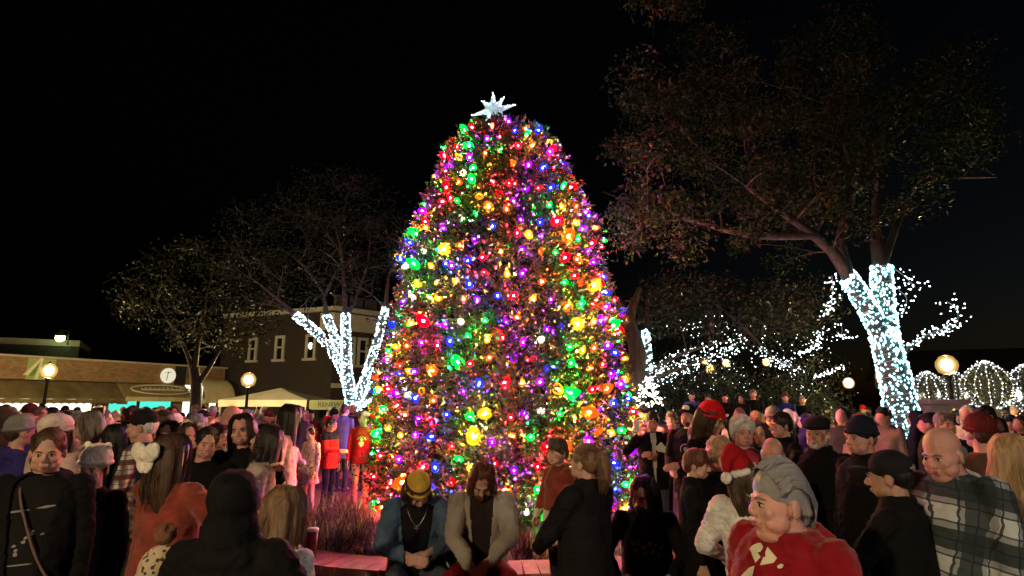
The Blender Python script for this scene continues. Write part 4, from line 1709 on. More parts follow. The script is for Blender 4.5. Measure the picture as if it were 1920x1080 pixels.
class Fig:
    def __init__(s, pose='stand', lean=0, twist=0, side=0, head=(0, 0, 0), hs=1.0, drop=0.0):
        s.dz = -.43 if pose == 'sit' else 0
        s.pose = pose
        s.Ru = rot('Z', twist) @ rot('X', lean) @ rot('Y', side)
        yaw, pitch, roll = head
        s.Rh = rot('Z', yaw) @ rot('X', pitch) @ rot('Y', roll)
        s.hs = hs
        s.drop = drop

    def U(s, p):
        p = np.asarray(p, float)
        return (p - HIP0) @ s.Ru.T + HIP0 + np.array((0, 0, s.dz))

    def H(s, p):
        p = np.asarray(p, float)
        return s.U((p - NECK) @ s.Rh.T * s.hs + NECK + np.array((0, -.3 * s.drop, -s.drop)))


def ik(S, Wt, l1, l2, hint):
    S, Wt, hint = Vector(S), Vector(Wt), Vector(hint)
    d = Wt - S
    L = d.length
    if L > (l1 + l2) * .995:
        Wt = S + d.normalized() * (l1 + l2) * .995
        d = Wt - S; L = d.length
    a = (l1 * l1 - l2 * l2 + L * L) / (2 * L)
    h = math.sqrt(max(l1 * l1 - a * a, 0))
    dn = d.normalized()
    q = hint - dn * hint.dot(dn)
    q = q.normalized() if q.length > 1e-5 else Vector((0, 1, 0))
    return S + dn * a + q * h, Wt


def add_t(mb, sub, fn):
    """Append the builder sub to mb after moving its points with fn."""
    k = mb.n
    v = fn(sub.verts())
    mb.V.append(v)
    mb.F += [tuple(i + k for i in f) for f in sub.F]
    mb.I += sub.I
    mb.n += len(v)


def head_prims(fem=False, fat=0.0, old=False):
    h = MB()
    h.ell((0, .016, 1.66), (.076, .096, .096), 20, 14)
    h.ell((0, -.022, 1.605), (.063 + .012 * fat, .070, .086), 18, 12)
    h.ell((0, -.052, 1.545), (.034 + .012 * fat, .034, .026), 12, 8)
    for s in (-1, 1):
        h.ell((s * .040, -.035, 1.565), (.026 + .014 * fat, .045, .036), 10, 8)
        h.ell((s * .038, -.066, 1.598), (.025 + .004 * fat, .022, .022), 10, 8)
        h.ell((s * .030, -.079, 1.621), (.017, .010, .011), 8, 6)
        h.cap((s * .008, -.090 + .004 * fem, 1.643), (s * .040, -.078 + .004 * fem, 1.646), .011 - .003 * fem, .009 - .002 * fem, 8)
        h.ell((s * (.011 - .002 * fem), -.104 + .004 * fem, 1.592), (.010 - .002 * fem, .010, .008), 8, 6)
        h.ell((s * .079, .012, 1.612), (.012, .023, .033), 10, 8, rot('Z', s * 20))
    h.cap((0, -.088, 1.640), (0, -.112 + .006 * fem, 1.601), .008 - .001 * fem, .0135 - .003 * fem, 8)
    h.cap((-.017, -.091, 1.567), (.017, -.091, 1.567), .0075, .0075, 8)
    h.cap((-.015, -.089, 1.556), (.015, -.089, 1.556), .008, .008, 8)
    if fat > .5:
        h.ell((0, -.03, 1.525), (.055, .055, .035), 12, 8)
    return h


def hand_prims(mb, Wp, dirn, nrm, side, curl=.5, sc=1.0):
    """Palm, four curled fingers and a thumb; dirn = along the hand, nrm = out of the back of the hand."""
    d = Vector(dirn).normalized()
    n = Vector(nrm)
    n = (n - d * n.dot(d)).normalized()
    x = d.cross(n) * side
    Wp = Vector(Wp)
    for k in range(4):
        off = (k - 1.5) * .020 * sc
        a = Wp + d * .02 * sc + x * off * .7
        b_ = Wp + d * .088 * sc + x * off
        mb.cap(a, b_, .014 * sc, .0115 * sc, 8)
        p = b_
        L = (.040, .046, .043, .034)[k] * sc
        ang = curl * 30
        for j in range(3):
            dd = d * math.cos(rad(ang)) - n * math.sin(rad(ang))
            q = p + dd * L * (1, .7, .55)[j]
            mb.cap(p, q, (.0100 - .001 * j) * sc, (.0090 - .001 * j) * sc, 7)
            p = q
            ang += curl * 48
    t0 = Wp + d * .025 * sc - x * .022 * sc
    t1 = Wp + d * .065 * sc - x * .052 * sc - n * .018 * sc
    t2 = t1 + (d * .8 + x * .15 - n * .35 * curl).normalized() * .034 * sc
    mb.cap(t0, t1, .015 * sc, .0115 * sc, 8)
    mb.cap(t1, t2, .0105 * sc, .0085 * sc, 7)


def ring_pts(rx, ry, cy, z, n=24, p=2.4):
    out = []
    for k in range(n):
        a = 2 * math.pi * k / n
        c, s_ = math.cos(a), math.sin(a)
        out.append((rx * math.copysign(abs(c) ** (2 / p), c), cy + ry * math.copysign(abs(s_) ** (2 / p), s_), z))
    return out


def torso_rings(hem, g, fat, flare=0.0, slope=1.0):
    f = fat
    R = [(.78, .178 + .03 * f, .125 + .05 * f, -.01 * f), (.93, .176 + .035 * f, .125 + .065 * f, -.02 * f), (1.06, .162 + .045 * f, .118 + .075 * f, -.03 * f), (1.18, .168 + .03 * f, .118 + .05 * f, -.02 * f),
         (1.30, .182 + .01 * f, .118 + .02 * f, -.004), (1.41, .176, .098, .010), (1.455, .122, .080, .016), (1.488, .080, .068, .018)]
    if hem < .78:
        R = [(hem, .182 + .03 * f + flare, .13 + .05 * f + flare, 0)] + R
    else:
        R = [(hem, float(np.interp(hem, [r[0] for r in R], [r[1] for r in R])), float(np.interp(hem, [r[0] for r in R], [r[2] for r in R])), float(np.interp(hem, [r[0] for r in R], [r[3] for r in R])))] + [r for r in R if r[0] > hem + .03]
    return [ring_pts(rx + g, ry + g, cy, z) for z, rx, ry, cy in R]


HEAD_TOP = 1.757


def person(label, px=None, cy=None, d=None, face=0, at=None, height=None, pose='stand', lean=0, twist=0, side=0, head=(0, 0, 0), hs=1.0,
           g=0.0, fat=0.0, L=None, Rr=None, hL=None, hR=None, curl=(.5, .5), voxel=.011, hair=None, hat=None, top=None, inner=None, legs=None, shoes=None,
           skin='fair', beard=None, smile=0, glasses=False, collar=0, hood=0, hem=.80, open_=0, flare=0, crown_extra=.02, group=None, fem=False,
           name="person", sleeves=True, knees=None, spread=.10, zones=None, extra=None, bare_legs=False, brow=None, seed=None, armr=1.0, trim=None, jit=1.0, feet_fwd=0, drop=0.0, hand_sc=1.0, hand_n=None):
    seed = seed if seed is not None else abs(hash(label)) % 9973 if False else sum(ord(c_) * (i + 1) for i, c_ in enumerate(label)) % 9973
    rnd = random.Random(seed)
    fem = fem or any(w in label for w in ('woman', 'girl', 'child', 'toddler', 'boy '))
    F = Fig(pose, lean, twist, side, head, hs, drop + .012 * min(fat, 1))
    crown_l = F.H((0, .016, HEAD_TOP))[2] + crown_extra
    if height is None:
        cz = P(px, cy, d).z
        sc = (cz - g) / crown_l
        hp = F.H((0, -.01, 1.63)) * sc
        fr = rad(face)
        off = Vector((hp[0] * math.cos(fr) - hp[1] * math.sin(fr), hp[0] * math.sin(fr) + hp[1] * math.cos(fr), 0))
        w = P(px, cy, d)
        at = Vector((w.x - off.x, w.y - off.y, g))
    else:
        sc = height / crown_l
        at = Vector(at)
    root = thing(name, label, "person", tuple(at), rad(face), group)
    root.scale = (sc,) * 3
    vx = voxel
    fine = voxel <= .013
    # ---- joints
    J = {}
    for s, nm in ((1, 'L'), (-1, 'R')):
        J['S' + nm] = F.U((s * .178, .010, 1.415))
        J['Hip' + nm] = np.array((s * .09, 0, .90 + F.dz))
        if pose == 'sit':
            J['K' + nm] = np.array((s * (spread + .06), -.43, .50)) if knees is None else np.array((s * knees[0], knees[1], knees[2]))
            J['A' + nm] = np.array((s * (spread + .05), J['K' + nm][1] + .02, .08))
        else:
            st = feet_fwd * s
            J['K' + nm] = np.array((s * spread, -.015 + st * .5, .49))
            J['A' + nm] = np.array((s * spread * 1.02, .02 + st, .08))
    up_l, fo_l = .285, .255
    arms = {}
    for s, nm, tgt, hint in ((1, 'L', L, hL), (-1, 'R', Rr, hR)):
        if tgt is None:
            tg = F.U((s * .245, -.05, .875)) if pose == 'stand' else np.array((s * .13, -.32, .62))
        else:
            tg = np.array(tgt, float)
        hi = hint if hint is not None else (s * .6, .8, -.1)
        E, Wp = ik(J['S' + nm], tg, up_l, fo_l, hi)
        arms[nm] = (Vector(J['S' + nm]), E, Wp, s)
    # ---- body
    mb = MB()
    add_t(mb, head_prims(fem, fat), F.H)
    nk = MB(); nk.cap((0, .03, 1.44), (0, .012, 1.575), .060 + .008 * fat, .055 + .012 * fat, 12)
    add_t(mb, nk, lambda v: np.where((v[:, 2:3] > 1.5), F.H(v), F.U(v)))
    tb = MB(); tb.loft(torso_rings(.86, -.016, fat * .9))
    add_t(mb, tb, F.U)
    mb.ell((0, 0, .92 + F.dz), (.15, .11, .12), 14, 9)
    for nm in 'LR':
        S, E, Wp, s = arms[nm]
        mb.cap(S, E, .046, .038, 9); mb.cap(E, Wp, .037, .025, 9)
        hd = (Wp - E).normalized()
        hn = Vector(hand_n[nm]) if hand_n and nm in hand_n else Vector((s * .9, -.35, .25))
        if vx < .02:
            hand_prims(mb, Wp, hd, hn, s, curl[0 if nm == 'L' else 1], (1.0 if hs < 1.1 else .9) * hand_sc)
        else:
            mb.cap(Wp, Wp + hd * .13, .03, .022, 8)
        mb.cap(J['Hip' + nm], J['K' + nm], .07, .05, 9); mb.cap(J['K' + nm], J['A' + nm], .046, .034, 9)
        mb.cap(J['A' + nm], J['A' + nm] + np.array((s * .01, -.13, -.035)), .035, .03, 8)
    me = bake_remesh(mb.verts(), mb.F, vx * (.62 if fine else 1), 2 if fine else 1)
    link("body", me, skin_mat(skin, SK[skin]), root)
    # ---- face
    if fine:
        for s in (-1, 1):
            e = MB()
            e.ell((s * .0305, -.0835, 1.6235), (.0135, .0085, .0075), 10, 6, mi=0)
            e.ell((s * .0305, -.0890, 1.6235), (.0062, .0045, .0066), 8, 6, mi=1)
            e2 = MB(); add_t(e2, e, F.H)
            o = e2.build("eye", [m_eye, m_iris], root)
            b_ = MB(); add = MB()
            add.tube([(s * .013, -.099, 1.6445), (s * .030, -.0965, 1.650), (s * .048, -.082, 1.645)], [.0042 - .0014 * fem, .0048 - .0016 * fem, .002], 6)
            add_t(b_, add, F.H)
            bc = brow or (hair[1] if hair else 'brown')
            b_.build("eyebrow", hair_mat(bc, HC[bc]), root)
            ls = MB(); add = MB()
            add.tube([(s * .0165, -.0905, 1.6285), (s * .0305, -.0945, 1.6335), (s * .0455, -.083, 1.628)], [.0018, .0026, .0012], 5)
            add_t(ls, add, F.H)
            ls.build("eyelash", m_iris, root)
        l_ = MB(); add = MB()
        w_ = .022 + .007 * smile
        up = .008 * smile
        add.tube([(-w_, -.086, 1.5625 + up), (-.008, -.0985, 1.5665), (0, -.0985, 1.565), (.008, -.0985, 1.5665), (w_, -.086, 1.5625 + up)], [.002, .0042, .0042, .0042, .002], 6, mi=0)
        dr = .008 * smile
        add.tube([(-w_, -.086, 1.5615 + up), (-.010, -.0955, 1.557 - dr), (.010, -.0955, 1.557 - dr), (w_, -.086, 1.5615 + up)], [.002, .0048, .0048, .002], 6, mi=0)
        if smile > .5:
            add.ell((0, -.0925, 1.5615 - dr * .2), (.017, .006, .0065), 10, 6, mi=1)
        add_t(l_, add, F.H)
        l_.build("mouth", [m_lip, m_teeth], root)
        if glasses:
            gb = MB(); add = MB()
            for s in (-1, 1):
                add.tube([(s * .032 + .021 * math.cos(a), -.103 + .004 * abs(math.cos(a)), 1.622 + .016 * math.sin(a)) for a in np.linspace(0, 6.283, 15)], .0018, 5)
                add.tube([(s * .053, -.100, 1.626), (s * .078, -.04, 1.63), (s * .082, .02, 1.63)], .0018, 5)
            add.tube([(-.011, -.107, 1.624), (.011, -.107, 1.624)], .0018, 5)
            add_t(gb, add, F.H)
            gb.build("glasses", pm("glasses_frame", (.02, .02, .02), rough=.3, bump=0), root)
    # ---- hair
    if hair:
        build_hair(root, F, hair, rnd, fine, vx, bool(hat) and hat[0] not in ('bow', 'headband'))
    if beard:
        bm_ = MB()
        h = MB()
        big = beard[2] if len(beard) > 2 else 0.0
        h.ell((0, -.055, 1.538), (.045 + .01 * big, .044, .032 + .015 * big), 12, 8)
        for s in (-1, 1):
            h.cap((s * .068, -.005, 1.60), (s * .05, -.045, 1.55), .014, .022, 8)
            h.cap((s * .004, -.1, 1.578), (s * .026, -.09, 1.560), .007, .008, 7)
            h.cap((s * .026, -.09, 1.560), (s * .028, -.08, 1.535), .009, .012, 7)
        if big:
            h.cap((0, -.068, 1.53), (0, -.07, 1.47), .04, .018, 10)
        add_t(bm_, h, F.H)
        me = bake_remesh(bm_.verts(), bm_.F, max(.007, vx * .8), 1)
        folds(me, .004, 160, seed, (1, 1, .5))
        link("beard", me, hair_mat(beard[1], HC[beard[1]]), root)
    if hat:
        build_hat(root, F, hat, rnd, fine, vx)
    # ---- garments
    if top:
        mb = MB()
        tb = MB(); tb.loft(torso_rings(hem, .012, fat, flare))
        add_t(mb, tb, F.U)
        for nm in 'LR':
            S, E, Wp, s = arms[nm]
            cuff = Wp - (Wp - E).normalized() * .012
            if not sleeves:
                cuff = Vector(S).lerp(E, .3)
                mb.cap(S, cuff, .064, .058, 10)
                continue
            mb.cap(S, E, (.063 + .008 * fat) * armr, .052 * armr, 11); mb.cap(E, cuff, .051 * armr, .037 * armr, 11)
        if collar:
            c_ = MB()
            for k in range(14):
                a0_, a1_ = 2 * math.pi * k / 14, 2 * math.pi * (k + 1) / 14
                q = lambda a, r, z: (.074 * r * math.cos(a), .016 + .07 * r * math.sin(a), z - .018 * max(0, -math.sin(a)))
                c_.cap(q(a0_, 1, 1.475), q(a1_, 1, 1.475), .02, .02, 6)
                if collar > 1:
                    c_.cap(q(a0_, .93, 1.51), q(a1_, .93, 1.51), .02, .02, 6)
            add_t(mb, c_, F.U)
        if hood == 1:      # hood lying on the back
            c_ = MB(); c_.ell((0, .105, 1.44), (.12, .06, .075), 12, 8); c_.cap((.085, .03, 1.465), (.075, -.05, 1.435), .028, .022, 8); c_.cap((-.085, .03, 1.465), (-.075, -.05, 1.435), .028, .022, 8)
            add_t(mb, c_, F.U)
        if hood == 2:      # hood up
            c_ = MB(); c_.ell((0, .035, 1.66), (.106, .118, .125), 16, 11); c_.ell((0, .045, 1.53), (.118, .11, .13), 14, 9); c_.ell((0, .03, 1.45), (.165, .12, .11), 14, 9)
            c_.cap((0, .06, 1.74), (0, .13, 1.76), .05, .02, 8)
            add_t(mb, c_, F.H)
        me = bake_remesh(mb.verts(), mb.F, vx, 2 if fine else 1)
        folds(me, (.009 if fine else .014) * jit, 22, seed)
        if fine:
            folds(me, .0055 * jit, 38, seed + 5, (1, 1, 1.6), True)
            folds(me, .0022 * jit, 110, seed + 6, (1, 1, .8))
        if open_ or hood == 2:
            Ri = np.linalg.inv(F.Ru)

            def msk(c_):
                q = (np.array(c_) - HIP0 - np.array((0, 0, F.dz))) @ Ri.T + HIP0
                if open_ and abs(q[0]) < open_ * (.45 + .75 * max(0, min(1, (q[2] - .8) / .65))) and q[1] < -.045 and q[2] < 1.49:
                    return True
                if hood == 2:
                    qh = (q - NECK) @ np.linalg.inv(F.Rh).T / hs + NECK
                    return qh[1] < -.045 and abs(qh[0]) < .07 and 1.53 < qh[2] < 1.73
                return False
            drop_faces(me, msk)
        mats = list(top) if isinstance(top, (list, tuple)) else [top]
        o = link("jacket" if open_ or collar or hood else "top", me, mats, root)
        if open_:
            so = o.modifiers.new("thick", 'SOLIDIFY'); so.thickness = .008; so.offset = 1
        if zones:
            Ri = np.linalg.inv(F.Ru)
            for p_ in me.polygons:
                q = (np.array(p_.center) - HIP0 - np.array((0, 0, F.dz))) @ Ri.T + HIP0
                p_.material_index = zones(q, p_.center)
        root_top = o
        if trim:
            tr = MB(); add = MB()
            kind, tm, amp = trim
            if kind == 'hem':
                rg = torso_rings(hem, .02, fat, flare)[0]
                for k in range(len(rg)):
                    add.cap(rg[k], rg[(k + 1) % len(rg)], amp, amp, 6)
            add_t(tr, add, F.U)
            mt = bake_remesh(tr.verts(), tr.F, .012, 1)
            folds(mt, .006, 120, seed)
            link("trim", mt, tm, root)
    if inner:
        mb = MB()
        tb = MB(); tb.loft(torso_rings(max(.80, hem), -.002, fat))
        add_t(mb, tb, F.U)
        me = bake_remesh(mb.verts(), mb.F, vx, 1)
        folds(me, .004, 40, seed + 2)
        link("shirt", me, inner, root)
    if legs:
        mb = MB()
        mb.ell((0, .005, .925 + F.dz), (.168 + .03 * fat, .125 + .05 * fat, .115), 16, 10)
        for nm in 'LR':
            mb.cap(J['Hip' + nm], J['K' + nm], .088 + .012 * fat, .066, 11)
            mb.cap(J['K' + nm], J['A' + nm] + np.array((0, 0, .0)), .064, .052, 11)
        me = bake_remesh(mb.verts(), mb.F, max(vx, .012), 2 if fine else 1)
        folds(me, .006, 34, seed + 3)
        link("trousers", me, legs, root)
    sm = shoes or pm("shoe_black", (.015, .014, .014), rough=.5)
    if vx < .022:
        for nm, s in (('L', 1), ('R', -1)):
            mb = MB()
            a = J['A' + nm]
            mb.cap(a + np.array((0, .035, -.038)), a + np.array((s * .012, -.155, -.046)), .042, .034, 10)
            mb.cap(a + np.array((0, .01, .0)), a + np.array((s * .005, -.06, -.03)), .046, .036, 10)
            me = bake_remesh(mb.verts(), mb.F, .013, 1)
            co = get_co(me); co[:, 2] = np.maximum(co[:, 2], .002); set_co(me, co)
            link("shoe", me, sm, root)
    if extra:
        extra(root, F, arms, J)
    return root


def build_hair(root, F, hair, rnd, fine, vx, under=False):
    style, col = hair[0], hair[1]
    Lz = hair[2] if len(hair) > 2 else 1.38
    h = MB()
    strands = []
    vol = .0

    def base(dx=0, dz=0, up=0):
        if under:
            h.ell((0, .026, 1.655), (.080, .092, .085), 18, 12)
        else:
            h.ell((0, .020 + dx, 1.668 + dz), (.086, .101, .099 + up), 18, 12)

    if style == 'bald':
        for s in (-1, 1):
            h.ell((s * .066, .045, 1.625), (.018, .045, .035), 10, 8)
        h.ell((0, .092, 1.615), (.06, .022, .035), 10, 8)
    elif style == 'short':
        base()
        h.ell((0, .06, 1.63), (.074, .062, .075), 12, 8)
        for s in (-1, 1):
            h.cap((s * .074, -.005, 1.66), (s * .076, -.004, 1.62), .012, .007, 6)
        if not under:
            h.cap((-.04, -.075, 1.715), (.045, -.072, 1.72), .018, .02, 8)
        vol = .007
    elif style == 'mop':       # boyish fringe
        base(-.004, .004)
        for k in range(9):
            a = -60 + 15 * k
            x = .082 * math.sin(rad(a)); y = -.094 * math.cos(rad(a)) + .012
            h.cap((x * .6, y * .7, 1.745), (x, y, 1.668 + rnd.uniform(-.008, .008)), .024, .014, 7)
        h.ell((0, .06, 1.63), (.08, .062, .08), 12, 8)
        for s in (-1, 1):
            h.cap((s * .08, .0, 1.68), (s * .082, .0, 1.61), .016, .01, 6)
        vol = .006
    elif style == 'curly' or style == 'curlylong':
        base()
        nn = 60 if style == 'curly' else 110
        for k in range(nn):
            a = rnd.uniform(-150, 150) + 180
            el_ = rnd.uniform(-25 if style == 'curly' else -85, 85)
            r = .094
            x = r * .95 * math.sin(rad(a)) * math.cos(rad(el_)); y = -r * 1.1 * math.cos(rad(a)) * math.cos(rad(el_)) + .02; z = 1.665 + .1 * math.sin(rad(el_))
            if el_ < -25:
                z = 1.62 - (-(el_ + 25)) / 60 * .2
            if y < -.05 and z < 1.69:
                continue
            h.ell((x, y, z), rnd.uniform(.018, .03), 7, 5)
        vol = .006
    elif style in ('long', 'longtuck', 'girl'):
        base(.008, .003)
        wv = .012
        for s in (-1, 1):
            for k in range(4):
                y0 = -.008 + .030 * k
                x1 = s * (.083 + .012 * (k % 2))
                h.tube([(s * .05, y0 * .8, 1.72 if under else 1.735), (s * .082, y0, 1.68), (x1, y0 + .008, 1.58), (x1 * 1.0, y0 + .012 + rnd.uniform(-wv, wv), (1.58 + Lz) / 2 - .02), (x1 * .95, y0 + .02, Lz + rnd.uniform(-.03, .03))], [.016, .021, .021, .023, .007], 8)
        for k in range(6):
            x = -.062 + .025 * k
            h.tube([(x * .8, .065, 1.72), (x, .104, 1.66), (x * 1.08, .110, 1.55), (x * 1.12, .118 + rnd.uniform(-wv, wv), (1.55 + Lz) / 2), (x * 1.05, .112, Lz - .02 + rnd.uniform(-.04, .03))], [.02, .024, .026, .027, .008], 8)
        vol = .006
        n_ = 230 if fine else 0
        for k in range(n_):
            a = rnd.uniform(38, 322)
            x = .098 * math.sin(rad(a)); y = -.112 * math.cos(rad(a)) + .014
            e = rnd.uniform(-.02, .05)
            dr = rnd.uniform(.92, 1.2)
            wx, wy = rnd.gauss(0, .008), rnd.gauss(0, .008)
            strands.append([(x * .5, y * .55 + .01, 1.762), (x * .92, y * .92, 1.71), (x * 1.02, y * 1.02, 1.62), (x * dr * 1.04 + wx, y * dr * .98 + .012 + wy, (1.6 * 2 + Lz) / 3), (x * dr * 1.02 - wx, y * dr * .96 + .014 - wy, (1.6 + Lz * 2) / 3), (x * dr * .95 + wx, y * dr * .93 + .014 + wy, Lz + e)])
    elif style == 'ponytail':
        base()
        h.ell((0, .055, 1.64), (.078, .07, .085), 12, 8)
        h.tube([(0, .10, 1.68), (0, .145, 1.69), (0.0, .165, 1.63), (0, .155, 1.54), (0, .135, Lz)], [.03, .032, .042, .046, .014], 10)
        vol = .003
        if fine:
            for k in range(60):
                a = rnd.uniform(0, 6.28); r = .042
                strands.append([(.02 * math.cos(a), .12, 1.69), (r * math.cos(a), .155 + r * math.sin(a) * .7, 1.64), (r * 1.1 * math.cos(a), .157 + r * math.sin(a), 1.55), (.03 * math.cos(a), .14 + .02 * math.sin(a), Lz - rnd.uniform(0, .04))])
            for k in range(60):
                a = rnd.uniform(35, 325)
                x = .088 * math.sin(rad(a)); y = -.104 * math.cos(rad(a)) + .02
                strands.append([(x, y, 1.69 + rnd.uniform(-.04, .02)), (x * .8, y * .6 + .05, 1.73), (x * .2, .115, 1.69)])
    elif style == 'pulled':
        base(.004, -.002)
        h.ell((0, .06, 1.63), (.076, .065, .08), 12, 8)
        h.ell((0, .125, 1.64), (.045, .04, .045), 10, 8)
        for s in (-1, 1):
            h.cap((s * .077, .0, 1.66), (s * .075, .03, 1.60), .014, .014, 6)
        if fine:
            for k in range(60):
                a = rnd.uniform(35, 325)
                x = .088 * math.sin(rad(a)); y = -.104 * math.cos(rad(a)) + .02
                strands.append([(x, y, 1.69 + rnd.uniform(-.04, .02)), (x * .8, y * .6 + .05, 1.72), (x * .2, .12, 1.66)])
    elif style == 'swept':     # grey hair combed straight back, ears free
        h.ell((0, .014, 1.668), (.082, .095, .096), 18, 12)
        h.ell((0, .050, 1.635), (.077, .060, .082), 14, 9)
        h.ell((0, .070, 1.585), (.056, .036, .050), 12, 8)
        for s in (-1, 1):
            h.cap((s * .070, -.03, 1.695), (s * .076, .025, 1.665), .013, .015, 8)
            h.cap((s * .076, .025, 1.665), (s * .066, .065, 1.60), .015, .018, 8)
        vol = .003
        if fine:
            for k in range(240):
                a = rnd.uniform(-1, 1)
                x = .086 * math.sin(a * 1.5)
                z0_ = 1.668 + .095 * math.cos(a * 1.5)
                j = rnd.uniform(-.006, .006)
                strands.append([(x * .95, -.070 + .035 * abs(a) + j, z0_ - .02), (x * 1.02, -.03 + .03 * abs(a), z0_ + .008 + j), (x * 1.03, .035, z0_ + .010 + j), (x * .92, .082, z0_ - .035), (x * .70, .104 + j, 1.62 + j), (x * .58, .098, 1.555 + rnd.uniform(-.02, .02))])
    elif style == 'bob':       # short waved crop of an older woman
        base(.002, .006, .006)
        h.ell((0, .06, 1.63), (.086, .075, .085), 14, 9)
        for s in (-1, 1):
            h.cap((s * .078, -.02, 1.70), (s * .083, .005, 1.625), .024, .018, 8)
            h.cap((s * .02, -.08, 1.735), (s * .07, -.055, 1.695), .024, .02, 8)
        vol = .008
        if fine:
            for k in range(110):
                a = rnd.uniform(25, 335)
                x = .093 * math.sin(rad(a)); y = -.107 * math.cos(rad(a)) + .018
                strands.append([(x * .4, y * .5 + .01, 1.772), (x * .85, y * .85 + .004, 1.735), (x * 1.02, y * 1.02, 1.67), (x * .98, y * .98, 1.60 + rnd.uniform(-.01, .03))])
    mbh = MB()
    add_t(mbh, h, F.H)
    me = bake_remesh(mbh.verts(), mbh.F, max(.008, vx * .85), 1)
    if vol:
        folds(me, vol, 75, rnd.randrange(999), (1, 1, .35))
    if strands:
        sb = MB(); hb = MB()
        for s_ in strands:
            sb.tube(smooth_path(s_, 9), np.linspace(.0036, .0009, len(smooth_path(s_, 9))).tolist(), 3)
        add_t(hb, sb, F.H)
        bm = bmesh.new(); bm.from_mesh(me)
        m2 = hb.mesh("s"); bm.from_mesh(m2); bm.to_mesh(me); bm.free()
        bpy.data.meshes.remove(m2)
        me.polygons.foreach_set("use_smooth", [True] * len(me.polygons))
    link("hair", me, hair_mat(col, HC[col]), root)


